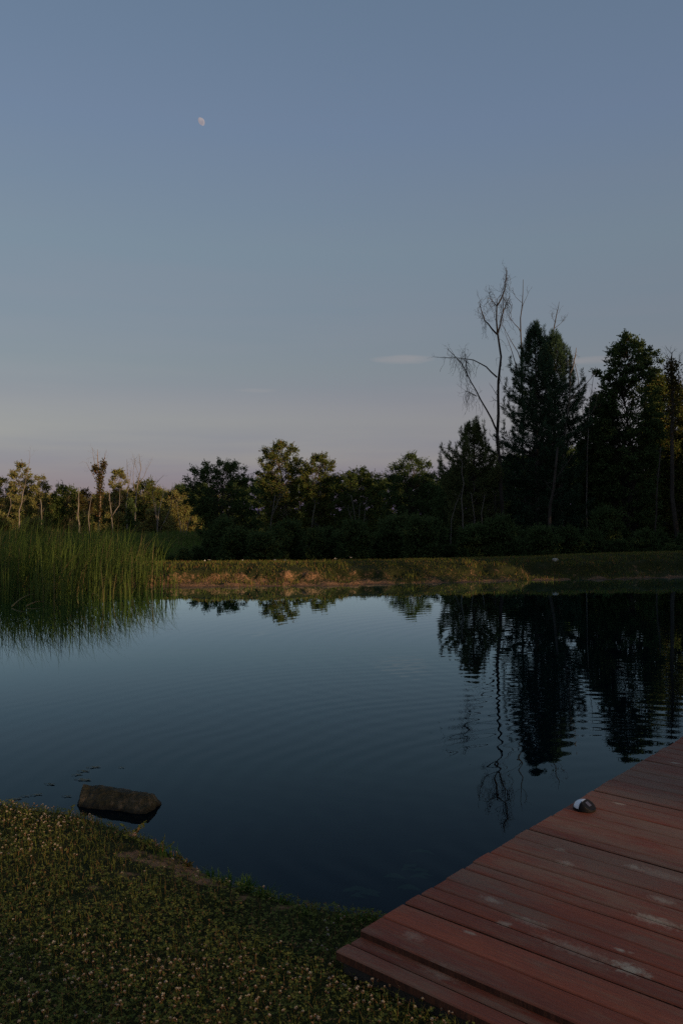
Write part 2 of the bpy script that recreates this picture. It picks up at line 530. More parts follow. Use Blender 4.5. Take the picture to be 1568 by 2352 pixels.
def build_dock():
    root = empty('wooden_dock', (P0[0], P0[1], 0), 'weathered red stained wooden dock of wide planks over the near water', 'dock')
    root.rotation_euler.z = math.atan2(DB[1], DB[0])      # local x along boards, local y along the pond edge
    mat = deck_mat()
    seams = [0, .157, .322, .441, .542, .66, .818, .908, 1.074, 1.19, 1.345, 1.497, 1.58, 1.779, 1.913, 2.06, 2.25, 2.362, 2.498,
             2.64, 2.791, 2.948, 3.065, 3.23, 3.40, 3.52, 3.65, 3.845]
    while seams[-1] < 6.2: seams.append(seams[-1] + random.choice([.14, .15, .12]))
    wide = {2: .012, 3: .009, 11: .02, 7: .012, 17: .014, 20: .011}
    gaps = [random.uniform(.004, .0085) for _ in seams]
    L = 5.2
    skew = [0] + [random.uniform(-.007, .007) for _ in seams[1:]]
    skew[2] = .025; skew[11] = -.012

    def plank(mb, x0, x1, ya0, ya1, yb0, yb1, z, th, lift):
        """plank with worn edges; a at the near end x0, b at the far end x1"""
        nx = 26; c = .005
        xs = np.linspace(x0, x1, nx)
        t = (xs - x0) / (x1 - x0)
        ylo = ya0 + (yb0 - ya0) * t + rng.normal(0, .0007, nx); yhi = ya1 + (yb1 - ya1) * t + rng.normal(0, .0007, nx)
        zz = z + lift * np.sin(t * 3.0 + lift * 900) + rng.normal(0, .0004, nx)
        cup = random.uniform(-.0015, .0015)
        prof = [(0, -th), (0, -c), (c, 0), (None, cup), (-c, 0), (-1e-9, -c), (-1e-9, -th)]
        ring = []
        for a, dz in prof:
            if a is None: y = (ylo + yhi) / 2
            elif a < 0 or str(a) == '-0.0': y = yhi + a
            else: y = ylo + a
            ring.append(np.stack([xs, y, zz + dz], -1))
        ring = np.stack(ring, 1); m = len(prof)
        i = np.arange(nx - 1)[:, None] * m; j = np.arange(m)[None]; k = (j + 1) % m
        f = np.stack([i + j, i + k, i + m + k, i + m + j], -1).reshape(-1, 4)
        mb.add(ring.reshape(-1, 3), f[:, ::-1]); mb.mi[-1] = np.where(np.isin(np.arange(len(f)) % m, (0, 5, 6)), 1, 0)
        b = mb.n - nx * m
        mb.f.append(np.array([np.arange(m) + b])); mb.mi.append(np.zeros(1))
        mb.f.append(np.array([(np.arange(m) + b + (nx - 1) * m)[::-1]])); mb.mi.append(np.zeros(1))

    mb = MB()
    for i in range(len(seams) - 1):
        g0 = wide.get(i, gaps[i]) / 2; g1 = wide.get(i + 1, gaps[i + 1]) / 2
        if i == 0: g0 = 0
        s0, s1 = (skew[i], skew[i + 1])
        plank(mb, random.uniform(-.006, .008), L, seams[i] + g0, seams[i + 1] - g1, seams[i] + g0 + s0 * 2, seams[i + 1] - g1 + s1 * 2,
              DECK_Z + random.uniform(-.002, .002), .036, random.uniform(-.003, .003))
    mb.build('deck_planks', [mat, M['plank_edge']], root)
    sb = MB()
    plank(sb, 0, L, -.154, -.075, -.154, -.076, DECK_Z - .03, .036, .001)
    plank(sb, .004, L, -.068, .016, -.065, .016, DECK_Z - .031, .036, .0012)
    sb.build('step_planks', [mat, M['plank_edge']], root)
    fb = MB()
    fb.box((.03, -.142, DECK_Z - .115), (L, -.106, DECK_Z - .0675))
    fb.box((.025, .02, DECK_Z - .13), (.06, 6.0, DECK_Z - .04))
    for y in (0.05, 1.2, 2.4, 3.6, 4.8, 5.9):
        fb.box((.061, y - .02, DECK_Z - .12), (L, y + .02, DECK_Z - .041))
    fb.build('joist_frame', M['bark_dark'], root)
    for x in (.12, 2.5, 4.9):
        for y in (1.0, 3.2, 5.6):
            pb = MB()
            a = np.array([x, y + .08, 0])
            pb.tube([a + (0, 0, -1.0), a + (0, 0, 0.06)], .045, 10)
            pb.build('post', M['bark_dark'], root, True)
    return root


build_dock()


def build_lamp():
    c = on_plane(1341, 1858, DECK_Z + .003)
    root = empty('solar_light', c, 'small round solar light with white lens and black cap on the dock edge', 'solar light')
    w = np.array([-.7559, .6547, 0]); w /= np.linalg.norm(w)
    side = np.array([-w[1], w[0], 0]); up = np.array([0, 0, 1.0])
    rad, hh = .0655, .056
    black = plain_mat('black_plastic', (0.007, 0.007, 0.008), 0.55, 0.15, .2, 60)
    white = plain_mat('white_lens', (0.78, 0.79, 0.82), 0.35, 0.5, .04, 60)
    panel = plain_mat('solar_cell', (0.05, 0.05, 0.075), 0.3, 0.5, .2, 200)
    mb = MB()
    prof = [(0, 0), (rad * 1.01, 0), (rad * 1.03, .004), (rad * 1.03, .011), (rad * 1.0, .0135), (0, .0135)]
    n = 40
    ring = np.array([[(r * math.cos(a), r * math.sin(a), z) for a in np.arange(n) * 2 * math.pi / n] for r, z in prof])
    m = len(prof)
    f = [[i * n + j, i * n + (j + 1) % n, (i + 1) * n + (j + 1) % n, (i + 1) * n + j] for i in range(m - 1) for j in range(n)]
    mb.add(ring.reshape(-1, 3), f)
    mb.build('base', black, root, False)
    # facet plane of the cap
    fn = -w * .55 + up * .83; fn /= np.linalg.norm(fn)
    fd = (up * hh * .72 + -w * rad * .24) @ fn

    def dome(a0, a1, shrink, clip):
        nu, nv = 28, 14
        V = []
        for u in range(nu + 1):
            a = a0 + (a1 - a0) * u / nu
            for v in range(nv + 1):
                e = v / nv * math.pi / 2
                r = math.cos(e) ** .75 * rad * shrink
                p = w * r * math.cos(a) + side * r * math.sin(a) + up * (.013 + (hh - .013) * math.sin(e) * shrink)
                if clip:
                    q = p @ fn - fd
                    if q > 0: p = p - fn * q
                V.append(p)
        fc = [[u * (nv + 1) + v, (u + 1) * (nv + 1) + v, (u + 1) * (nv + 1) + v + 1, u * (nv + 1) + v + 1] for u in range(nu) for v in range(nv)]
        return np.array(V), fc
    lb = MB(); lb.add(*dome(-math.pi / 2 - .02, math.pi / 2 + .02, .95, False)); lb.build('lens', white, root, True)
    cb = MB(); cb.add(*dome(math.pi / 2 - .12, math.pi * 1.5 + .12, 1.0, True))
    # wall closing the cap towards the lens
    nv = 14
    for s in (1, -1):
        pass
    cap = cb.build('cap', black, root, False)
    pb = MB()
    ctr = fn * fd; k = (-w * rad * .40 + up * hh * .66)
    k = k - fn * (k @ fn - fd)
    a1 = side; a2 = np.cross(fn, a1)
    s = .0165
    lo = [k + a1 * s * x + a2 * s * y + fn * .0004 for x, y in ((-1, -1), (1, -1), (1, 1), (-1, 1))]
    hi = [p + fn * .002 for p in lo]
    pb.add(np.array(lo + hi), [[0, 1, 5, 4], [1, 2, 6, 5], [2, 3, 7, 6], [3, 0, 4, 7], [4, 5, 6, 7]])
    pb.build('solar_panel', panel, cap)


build_lamp()


# ------------------------------------------------------------------ rock in the water
def build_rock():
    # cross sections left to right: (x, back y, ridge y, ridge z, front y)
    sec = [(-1.80, 5.66, 5.65, .014, 5.62), (-1.782, 5.82, 5.72, .105, 5.60), (-1.73, 5.86, 5.715, .10, 5.585), (-1.65, 5.86, 5.68, .104, 5.56),
           (-1.56, 5.84, 5.645, .105, 5.535), (-1.47, 5.82, 5.605, .10, 5.515), (-1.40, 5.79, 5.575, .098, 5.49), (-1.335, 5.76, 5.553, .098, 5.47),
           (-1.29, 5.74, 5.56, .085, 5.475), (-1.255, 5.71, 5.60, .035, 5.56), (-1.225, 5.67, 5.65, .008, 5.64)]
    o = np.array([-1.5, 5.62, 0])
    V = []
    m = 12
    for (x, yb, yr, zr, yf) in sec:
        prof = [(yf - .03, -.12), (yf - .005, -.04), (yf + .004, 0.0), (yf + (yr - yf) * .35, zr * .42), (yf + (yr - yf) * .7, zr * .78), (yr - .008, zr * .985),
                (yr + .012, zr), (yr + (yb - yr) * .35, zr * .9), (yr + (yb - yr) * .75, zr * .6), (yb, 0.0), (yb + .02, -.12), ((yf + yb) / 2, -.16)]
        for y, z in prof: V.append((x, y, z))
    V = np.array(V)
    V += np.stack([.012 * fnoise(V[:, 1] * 17, V[:, 2] * 17 + V[:, 0] * 9, 3), .014 * fnoise(V[:, 0] * 15, V[:, 2] * 22, 4), .016 * fnoise(V[:, 0] * 19, V[:, 1] * 19, 6)], -1)
    ns = len(sec)
    f = [[i * m + j, (i + 1) * m + j, (i + 1) * m + (j + 1) % m, i * m + (j + 1) % m] for i in range(ns - 1) for j in range(m)]
    mb = MB(); mb.add(V - o, f)
    mb.f.append(np.array([np.arange(m)])); mb.mi.append(np.zeros(1))
    mb.f.append(np.array([np.arange(m)[::-1] + (ns - 1) * m])); mb.mi.append(np.zeros(1))
    r = mb.build('rock', rock_mat(), smooth=False)
    r.location = o
    tag(r, 'large flat brown rock breaking the water beside the near bank', 'rock')
    md = r.modifiers.new('sub', 'SUBSURF'); md.levels = md.render_levels = 2; md.subdivision_type = 'SIMPLE'
    tex = bpy.data.textures.new('rough', 'CLOUDS'); tex.noise_scale = .05
    dm = r.modifiers.new('disp', 'DISPLACE'); dm.texture = tex; dm.strength = .03; dm.mid_level = .5


build_rock()


# ------------------------------------------------------------------ trees
def prof_interp(rows, Z):
    rows = sorted(rows)
    ys = np.array([r[0] for r in rows]); xl = np.array([r[1] for r in rows]); xr = np.array([r[2] for r in rows])
    zs = wz(ys, Z)[::-1]; a = wx(xl, Z)[::-1]; b = wx(xr, Z)[::-1]
    return zs, a, b


def limb(mb, a, b, r0, r1, n=5, sag=0.0, wob=0.05, sides=5):
    a = np.asarray(a, float); b = np.asarray(b, float)
    t = np.linspace(0, 1, n)[:, None]
    L = np.linalg.norm(b - a)
    p = a + (b - a) * t
    p[:, 2] += sag * L * np.sin(t[:, 0] * math.pi)
    p[1:-1] += rng.normal(0, wob * L, (n - 2, 3)) * .5
    mb.tube(p, np.linspace(r0, r1, n), sides, cap=False)
    return p


def crown_tree(name, label, rows, Z, leaf, bark, group=None, nclump=90, nleaf=42, lsize=.2, crad=.42, trunk_x=None, trunk_r=.13,
               stems=1, zcrown=None, low=1.0, flat=.7, cat='tree', part='crown', shoots=5.0, shoot_len=1.25, dens=1.9):
    nclump = int(nclump * dens); crad *= .78; lsize *= .82; nleaf = int(nleaf * 1.25)
    zs, a, b = prof_interp(rows, Z)
    ztop = zs[-1]
    tx = wx(trunk_x, Z) if trunk_x is not None else (a[0] + b[0]) / 2
    zb = gz(tx, Z) - .05
    org = np.array([tx, Z, zb])
    root = empty(name, org, label, cat, group)
    tm, cm = MB(), MB()
    half_max = ((b - a) / 2).max()
    # clump centres
    zr = rng.uniform(zs[0], ztop, nclump * 6)
    hw = (np.interp(zr, zs, b) - np.interp(zr, zs, a)) / 2
    keep = rng.uniform(0, 1, len(zr)) < (.15 + hw / half_max) * (np.where(zr < zs[0] + .35 * (ztop - zs[0]), low, 1.0))
    zr = zr[keep][:nclump]; N = len(zr)
    A = np.interp(zr, zs, a); B = np.interp(zr, zs, b)
    ph = rng.uniform(0, 2 * math.pi, N); rr = rng.uniform(.12, 1, N) ** .5 * .93
    cx = (A + B) / 2 + np.cos(ph) * rr * np.maximum((B - A) / 2 - crad * .6, .1)
    cyy = Z + np.sin(ph) * rr * np.maximum((B - A) / 2 - crad * .6, .1) * .9
    C = np.stack([cx, cyy, zr], -1)
    # silhouette clumps
    ex = []
    for y, l, r in rows:
        for xx, sg in ((l, 1), (r, -1)):
            ex.append((wx(xx, Z) + sg * crad * .7, Z + rng.uniform(-.5, .5), wz(y, Z) - crad * .35))
    ex.append(((a[-1] + b[-1]) / 2, Z, ztop - crad * .5))
    C = np.concatenate([C, np.array(ex)])
    # trunk(s)
    xm = (np.interp(zs[0] + .6 * (ztop - zs[0]), zs, a) + np.interp(zs[0] + .6 * (ztop - zs[0]), zs, b)) / 2
    axes = []
    for k in range(stems):
        sp = 0 if stems == 1 else (k - (stems - 1) / 2) * half_max * .9 / stems
        top = np.array([xm + sp, Z + rng.uniform(-.3, .3), zb + (ztop - zb) * (.9 if k == 0 else rng.uniform(.7, .88))])
        base = np.array([tx + sp * .15, Z, zb - .15])
        p = base + (top - base) * np.linspace(0, 1, 9)[:, None]
        p[1:-1, :2] += rng.normal(0, .02 * (ztop - zb), (7, 2)) * np.linspace(.3, 1, 7)[:, None]
        rad = trunk_r * (1 - np.linspace(0, 1, 9) ** .9 * .88) / (1 if stems == 1 else 1.35)
        rad[0] *= 1.35
        tm.tube(p - org, rad, 8)
        axes.append(p)
    for c in C:
        p = axes[rng.integers(len(axes))]
        hd = math.hypot(c[0] - p[4, 0], c[1] - p[4, 1])
        za = min(max(c[2] - rng.uniform(.45, .95) * hd - .2, zb + .15 * (ztop - zb)), p[-1, 2] - .05)
        s = np.array([np.interp(za, p[:, 2], p[:, k]) for k in range(3)])
        limb(tm, s - org, c - org, trunk_r * .14, .006, 5, .06, .05, 4)
    # leaves
    n = len(C)
    cnt = np.maximum(8, rng.normal(nleaf, nleaf * .3, n)).astype(int)
    idx = np.repeat(np.arange(n), cnt)
    sc = rng.uniform(.6, 1.25, n)[idx]
    off = rng.normal(0, 1, (len(idx), 3)); off /= np.linalg.norm(off, axis=1, keepdims=True)
    off *= (rng.uniform(.05, 1, len(idx)) ** .5 * crad * 1.15 * sc)[:, None]
    off[:, 2] *= flat
    axis_c = np.stack([np.full(n, org[0]), np.full(n, Z), C[:, 2] - .4 * crad], -1)
    outv = C - axis_c; outv /= np.linalg.norm(outv, axis=1, keepdims=True) + 1e-6
    pos = C[idx] + off + outv[idx] * (np.abs(rng.normal(0, .28, len(idx))) * crad)[:, None]
    dr = outv[idx] * .7 + off / (crad + 1e-6) * .6 + rng.normal(0, .5, (len(idx), 3)) + np.array([0, 0, .15])
    sz = lsize * rng.uniform(.6, 1.25, len(idx))
    cm.leaves(pos - org, dr, sz, sz * rng.uniform(.45, .7, len(idx)))
    # leafy shoots that break the outline
    out_w = np.clip((np.abs(C[:, 0] - org[0]) / (half_max + .01)) + (C[:, 2] - zs[0]) / (ztop - zs[0]), .2, 2)
    ns = (shoots * out_w * rng.uniform(.5, 1.5, n)).astype(int)
    si = np.repeat(np.arange(n), ns); ks = 9
    sd = outv[si] * .8 + rng.normal(0, .45, (len(si), 3)) + np.array([0, 0, .75]); sd /= np.linalg.norm(sd, axis=1, keepdims=True)
    sl_ = crad * rng.uniform(.8, 1.9, len(si)) * shoot_len
    st = C[si] + rng.normal(0, .35, (len(si), 3)) * crad
    tt = np.tile(np.linspace(.15, 1, ks), len(si)); rj = np.repeat(np.arange(len(si)), ks)
    pp = st[rj] + sd[rj] * (sl_[rj] * tt)[:, None] - np.array([0, 0, 1.0]) * (sl_[rj] * tt ** 2 * .12)[:, None]
    dd = sd[rj] * .6 + rng.normal(0, .6, (len(rj), 3))
    sz = lsize * rng.uniform(.55, 1.1, len(rj)) * (1.15 - .4 * tt)
    cm.leaves(pp - org, dd, sz, sz * .5)
    tm.build('trunk', M[bark], root, True)
    cm.build(part, M[leaf], root)
    return root


def pine(name, label, rows, Z, needle, trunk_x, group=None, step=.26, nb=5, nl=.2, zlow=None, upturn=.42, top_xd=None, spires=(), cone=.5):
    zs, a, b = prof_interp(rows, Z)
    tx = wx(trunk_x, Z); ztop = zs[-1]
    zb = gz(tx, Z) - .05
    org = np.array([tx, Z, zb])
    root = empty(name, org, label, 'tree', group)
    tm, cm = MB(), MB()
    topx = wx(top_xd if top_xd is not None else trunk_x, Z)
    h = ztop - zb
    tp = np.stack([np.linspace(0, topx - tx, 10), np.zeros(10), np.linspace(-.15, h - .1, 10)], -1)
    tm.tube(tp, np.linspace(.17, .015, 10), 8)
    bases, dirs = [], []
    z = zs[0]
    ga = 0
    while z < ztop - .12:
        u = (z - zb) / h
        axx = tx + (topx - tx) * u
        la = max(axx - np.interp(z, zs, a), .12); lb = max(np.interp(z, zs, b) - axx, .12)
        wl = rng.uniform(.72, 1.18)
        for k in range(nb):
            ga += 2.39996 + rng.uniform(-.3, .3)
            ca, sa = math.cos(ga), math.sin(ga)
            Lb = (lb if ca > 0 else la) * abs(ca) + (la + lb) / 2 * (1 - abs(ca))
            Lb *= rng.uniform(.55, 1.25) * wl
            Lb = min(Lb, (ztop - z) * cone + .1)
            up_ = upturn + .5 * u ** 3
            z0 = z - up_ * Lb * .55
            t = np.linspace(0, 1, 6)
            pts = np.stack([axx - org[0] + ca * Lb * t, sa * Lb * t, z0 - zb + Lb * up_ * (t ** 1.8) + .04 * Lb * np.sin(t * 6)], -1)
            tm.tube(pts, np.linspace(.016 + .012 * Lb, .005, 6), 4, cap=False)
            m = max(4, int(Lb / .13))
            for s in np.linspace(.22, 1, m):
                p = np.array([np.interp(s, t, pts[:, q]) for q in range(3)])
                d = np.array([ca, sa, up_ * 1.5 * s])
                lat = (1 - s) * .42 * Lb + .06
                if s > .99 and u > .5:      # upright candles at the branch tips
                    for q_ in range(int(rng.integers(2, 6))):
                        bases.append(p + np.array([0, 0, .1 + .11 * q_]) + rng.normal(0, .012, 3)); dirs.append(np.array([0, 0, 1.2]))
                for sg in (-1, 0, 1):
                    if sg == 0 and s < .5: continue
                    q = p + np.array([-sa, ca, 0]) * sg * lat * rng.uniform(.5, 1) + np.array([ca, sa, .5]) * abs(sg) * lat * .55 + rng.normal(0, .03, 3)
                    bases.append(q); dirs.append(d / np.linalg.norm(d) + np.array([-sa, ca, 0]) * sg * .4 + np.array([0, 0, .35]))
        z += step * rng.uniform(.8, 1.2) * (1 if u < .85 else .8)
    for k in range(6):   # leader
        bases.append(np.array([topx - tx, 0, h - .08 - .1 * k])); dirs.append(np.array([0, 0, 1.0]))
    for sx, sy in spires:
        tip = P(sx, sy, Z) - org
        tip[1] += rng.uniform(-.2, .2)
        for k in range(9):
            bases.append(tip - np.array([rng.normal(0, .015), rng.normal(0, .015), .12 * k])); dirs.append(np.array([0, 0, 1.0]) + rng.normal(0, .25 if k > 2 else .05, 3))
        tm.tube([tip - (0, 0, 1.3), tip - (0, 0, .6), tip], [.02, .014, .006], 4, cap=False)
    bases = np.array(bases); dirs = np.array(dirs)
    nn = 13
    idx = np.repeat(np.arange(len(bases)), nn)
    d = dirs[idx] + rng.normal(0, .55, (len(idx), 3))
    d /= np.linalg.norm(d, axis=1, keepdims=True)
    ln = nl * rng.uniform(.7, 1.2, len(idx))
    cm.leaves(bases[idx] - 0 + d * .01 + rng.normal(0, .025, (len(idx), 3)), d, ln, .024)
    tm.build('trunk', M['bark_dark'], root, True)
    cm.build('crown', M[needle], root)
    return root


def twigs(mb, p, r, n, ln, depth=2, up=.35, spread=.9):
    """random side twigs along a polyline"""
    for _ in range(n):
        i = rng.integers(1, len(p) - 1) if len(p) > 2 else 0
        t = rng.uniform(); s = p[i] * (1 - t) + p[min(i + 1, len(p) - 1)] * t
        ax = p[min(i + 1, len(p) - 1)] - p[i]; ax = ax / (np.linalg.norm(ax) + 1e-9)
        d = ax + rng.normal(0, spread, 3) + np.array([0, 0, up]); d /= np.linalg.norm(d)
        L = ln * rng.uniform(.4, 1.1)
        q = s + d * L * np.linspace(0, 1, 4)[:, None]
        q[1:] += rng.normal(0, .07 * L, (3, 3))
        mb.tube(q, np.linspace(r, r * .35, 4), 3, cap=False)
        if depth > 1: twigs(mb, q, r * .6, 2, ln * .5, depth - 1, up, spread)


def vines(mb, p, n, ln, r=.012):
    for _ in range(n):
        i = rng.integers(0, len(p) - 1); t = rng.uniform()
        s = p[i] * (1 - t) + p[i + 1] * t
        L = ln * rng.uniform(.3, 1.1); m = 8
        q = [s]
        d = rng.normal(0, .5, 3); d[2] = rng.uniform(-.3, .4)
        for k in range(m):
            d = d * .6 + rng.normal(0, .32, 3) + np.array([0, 0, -.42])
            q.append(q[-1] + d / np.linalg.norm(d) * L / m)
        mb.tube(np.array(q), np.linspace(r, r * .5, m + 1), 3, cap=False)
        twigs(mb, np.array(q), r * .6, 2, L * .25, 1, -.2)


def bare_tree(name, label, base_d, lines, Z, bark, vine=0, vlen=1.6, tw=4, twl=.7, group=None, cat='dead tree', foliage=None):
    bx = wx(base_d, Z); zb = gz(bx, Z) - .1
    org = np.array([bx, Z, zb])
    root = empty(name, org, label, cat, group)
    tm, vm, fm = MB(), MB(), MB()
    lm = tm; nl_ = 0
    for k, (pts, r0, r1) in enumerate(lines):
        dy = np.cumsum(rng.normal(0, .12, len(pts))); dy -= dy[0]
        q = np.array([P(x, y, Z) for x, y in pts])
        if k == 0:
            q = np.concatenate([[np.array([bx, Z, zb - .1])], q])
            dy = np.zeros(len(q))
        q[:, 1] += dy * (1 if k else 0)
        # subdivide and roughen
        qq = [q[0]]
        for i in range(len(q) - 1):
            mid = (q[i] + q[i + 1]) / 2 + rng.normal(0, .025, 3) * np.linalg.norm(q[i + 1] - q[i])
            qq += [mid, q[i + 1]]
        q = np.array(qq) - org
        tgt = tm if k == 0 else lm
        nl_ += k > 0
        tgt.tube(q, np.linspace(r0, r1, len(q)), 7 if k == 0 else 5)
        twigs(lm, q[len(q) // 3:], max(r1 * .7, .008), tw, twl); nl_ += 1
        if vine: vines(vm, q[len(q) // 3:], vine, vlen, .009)
    tm.build('trunk', M[bark], root, True)
    if vine: vm.build('hanging_vines', M['bark_dark'], root)
    if foliage:
        leaf, spots, ls = foliage
        for (x, y, rx, ry, n) in spots:
            c = P(x, y, Z) - org
            off = rng.normal(0, .5, (n, 3)); rxx = rx / F * Z; rzz = ry / F * Z
            pos = c + off * np.array([rxx, rxx, rzz])
            dr = off + rng.normal(0, .6, (n, 3))
            fm.leaves(pos, dr, ls * rng.uniform(.6, 1.2, n), ls * .6)
        fm.build('vine_leaves', M[leaf], root)
    return root


# --- left, the sunlit far trees
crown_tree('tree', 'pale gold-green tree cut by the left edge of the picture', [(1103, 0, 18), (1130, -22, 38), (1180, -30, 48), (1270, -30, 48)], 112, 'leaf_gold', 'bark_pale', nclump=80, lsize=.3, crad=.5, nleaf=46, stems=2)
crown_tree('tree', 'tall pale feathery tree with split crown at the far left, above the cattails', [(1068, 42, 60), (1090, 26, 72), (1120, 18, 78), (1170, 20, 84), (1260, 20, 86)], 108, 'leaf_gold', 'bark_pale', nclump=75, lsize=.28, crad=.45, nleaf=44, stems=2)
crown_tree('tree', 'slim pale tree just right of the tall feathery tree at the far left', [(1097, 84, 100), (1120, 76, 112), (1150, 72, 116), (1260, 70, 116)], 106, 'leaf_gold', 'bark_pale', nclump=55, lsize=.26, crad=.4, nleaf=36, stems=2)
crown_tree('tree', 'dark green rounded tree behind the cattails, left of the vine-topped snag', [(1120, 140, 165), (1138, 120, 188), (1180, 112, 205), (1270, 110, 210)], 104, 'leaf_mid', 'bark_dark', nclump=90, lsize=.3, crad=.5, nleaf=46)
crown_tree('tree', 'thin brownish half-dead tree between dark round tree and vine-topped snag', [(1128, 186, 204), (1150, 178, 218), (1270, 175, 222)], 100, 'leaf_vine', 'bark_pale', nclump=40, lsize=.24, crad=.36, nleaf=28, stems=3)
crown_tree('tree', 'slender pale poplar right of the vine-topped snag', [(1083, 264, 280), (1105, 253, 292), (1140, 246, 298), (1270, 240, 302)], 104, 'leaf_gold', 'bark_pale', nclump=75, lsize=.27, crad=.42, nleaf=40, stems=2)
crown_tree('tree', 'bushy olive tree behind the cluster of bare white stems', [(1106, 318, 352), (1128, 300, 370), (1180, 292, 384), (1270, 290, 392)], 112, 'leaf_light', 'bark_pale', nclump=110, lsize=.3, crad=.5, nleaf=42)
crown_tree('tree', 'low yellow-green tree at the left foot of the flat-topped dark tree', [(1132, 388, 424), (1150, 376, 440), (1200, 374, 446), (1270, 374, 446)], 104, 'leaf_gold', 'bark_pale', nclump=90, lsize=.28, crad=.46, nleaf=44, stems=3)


def c1(x, y): return (.3296 * x, 976 + .3296 * y)
def c3(x, y): return (976 + .3775 * x, 574.1 + .3775 * y)


bare_tree('dead_tree', 'bare snag wrapped in leafy vine, with a bushy vine top, above the cattails', 228,
          [([c1(690, 720), c1(700, 500), c1(690, 340), c1(682, 250), c1(680, 170)], .17, .02), ([c1(695, 420), c1(720, 330), c1(738, 180)], .05, .012),
           ([c1(690, 340), c1(660, 260), c1(645, 165)], .04, .012), ([c1(695, 470), c1(640, 330), c1(600, 260)], .035, .01)], 98, 'bark_warm', tw=5, twl=1.0,
          foliage=('leaf_vine', [(c1(665, 305)[0], c1(665, 305)[1], 6, 9, 260), (c1(722, 290)[0], c1(722, 290)[1], 5, 12, 260), (c1(700, 370)[0], c1(700, 370)[1], 7, 22, 420),
                                 (c1(700, 470)[0], c1(700, 470)[1], 6, 24, 300), (c1(695, 600)[0], c1(695, 600)[1], 5, 40, 300)], .26))
W = 'bark_pale'
bare_tree('dead_tree', 'tall bare pale tree with forked tips, middle of the white-stem cluster', 312,
          [([c1(935, 760), c1(945, 560), c1(960, 420), c1(985, 300), c1(970, 200)], .13, .015), ([c1(950, 500), c1(930, 380), c1(945, 240)], .05, .012),
           ([c1(965, 420), c1(1005, 360), c1(1050, 260)], .045, .01), ([c1(975, 360), c1(950, 300), c1(935, 235)], .03, .008)], 98, W, tw=7, twl=1.3)
bare_tree('dead_tree', 'bare pale leaning tree on the left of the white-stem cluster', 292,
          [([c1(890, 760), c1(880, 560), c1(895, 400), c1(885, 240)], .12, .015), ([c1(885, 500), c1(905, 380), c1(915, 290)], .05, .01)], 100, W, tw=6, twl=1.1)
bare_tree('dead_tree', 'bare white fan-shaped stems on the right of the white-stem cluster', 362,
          [([c1(1095, 780), c1(1105, 620), c1(1130, 520), c1(1145, 430)], .11, .02), ([c1(1100, 700), c1(1075, 560), c1(1060, 460)], .07, .015),
           ([c1(1110, 740), c1(1160, 640), c1(1190, 560), c1(1200, 400)], .07, .012), ([c1(1060, 480), c1(1090, 410), c1(1145, 350)], .04, .01), ([c1(1095, 720), c1(1085, 540)], .05, .02)], 97, W, tw=4, twl=1.0)
bare_tree('dead_tree', 'pale thin bare trunk standing in front of the slender poplar', 258,
          [([c1(790, 760), c1(775, 600), c1(765, 450)], .10, .03), ([c1(780, 640), c1(830, 560), c1(835, 440)], .06, .02)], 96, W, tw=4, twl=.9)
bare_tree('dead_tree', 'short bare pale trunk in front of the thin brownish tree', 183, [([c1(555, 700), c1(550, 560), c1(552, 440)], .11, .03)], 94, W, tw=4, twl=.9)
bare_tree('dead_tree', 'slanting bare trunk between the short bare trunk and the vine-topped snag', 206, [([c1(625, 720), c1(622, 600), c1(640, 500)], .07, .02)], 94, W, tw=4, twl=.9)
bare_tree('dead_tree', 'forked pale trunk among the gold trees at the far left', 44,
          [([c1(135, 740), c1(135, 600), c1(160, 480), c1(180, 400)], .12, .03), ([c1(178, 405), c1(205, 280), c1(210, 180)], .04, .01)], 102, W, tw=4, twl=1.0)
bare_tree('dead_tree', 'straight pale trunk under the slim pale tree at the far left', 96, [([c1(290, 690), c1(290, 600), c1(285, 520)], .10, .04)], 102, W, tw=4, twl=.9)
bare_tree('dead_tree', 'leaning pale trunk by the left edge under the gold foliage', 13, [([c1(40, 700), c1(80, 560), c1(60, 480)], .07, .02)], 102, W, tw=4, twl=.9)
bare_tree('dead_tree', 'thin pale forked trunks beside the low yellow-green tree', 417,
          [([c1(1270, 830), c1(1260, 720), c1(1240, 600)], .08, .02), ([c1(1285, 830), c1(1310, 700), c1(1335, 620)], .07, .02), ([c1(1275, 800), c1(1280, 680)], .05, .02)], 90, W, tw=3, twl=.8)
crown_tree('vine_column', 'dark column of vine on a stump among the white stems', [(1150, 294, 304), (1170, 290, 310), (1200, 290, 312), (1270, 288, 314)], 92, 'leaf_dark', 'bark_dark', nclump=45, lsize=.24, crad=.3, nleaf=40, cat='vine')

# --- middle group
crown_tree('tree', 'dark flat-topped spreading tree, left end of the shaded row', [(1063, 470, 540), (1076, 438, 562), (1100, 428, 580), (1128, 416, 596), (1150, 425, 600), (1200, 440, 600), (1296, 445, 600)], 68, 'leaf_dark', 'bark_dark',
           nclump=210, lsize=.2, crad=.36, nleaf=44, trunk_x=505, low=.9)
crown_tree('tree', 'tallest green maple of the middle row with gaps in its crown', [(1018, 640, 656), (1034, 606, 680), (1058, 598, 692), (1084, 590, 704), (1130, 596, 700), (1200, 600, 690), (1292, 600, 690)], 84, 'leaf_light', 'bark_pale',
           nclump=170, lsize=.26, crad=.42, nleaf=38, trunk_x=660, trunk_r=.18, low=.9)
crown_tree('tree', 'upright green tree just right of the tallest middle maple', [(1047, 720, 748), (1064, 696, 764), (1095, 692, 770), (1120, 692, 765), (1200, 690, 770), (1292, 690, 770)], 82, 'leaf_light', 'bark_grey',
           nclump=130, lsize=.25, crad=.4, nleaf=40, trunk_x=722, stems=2, low=.9)
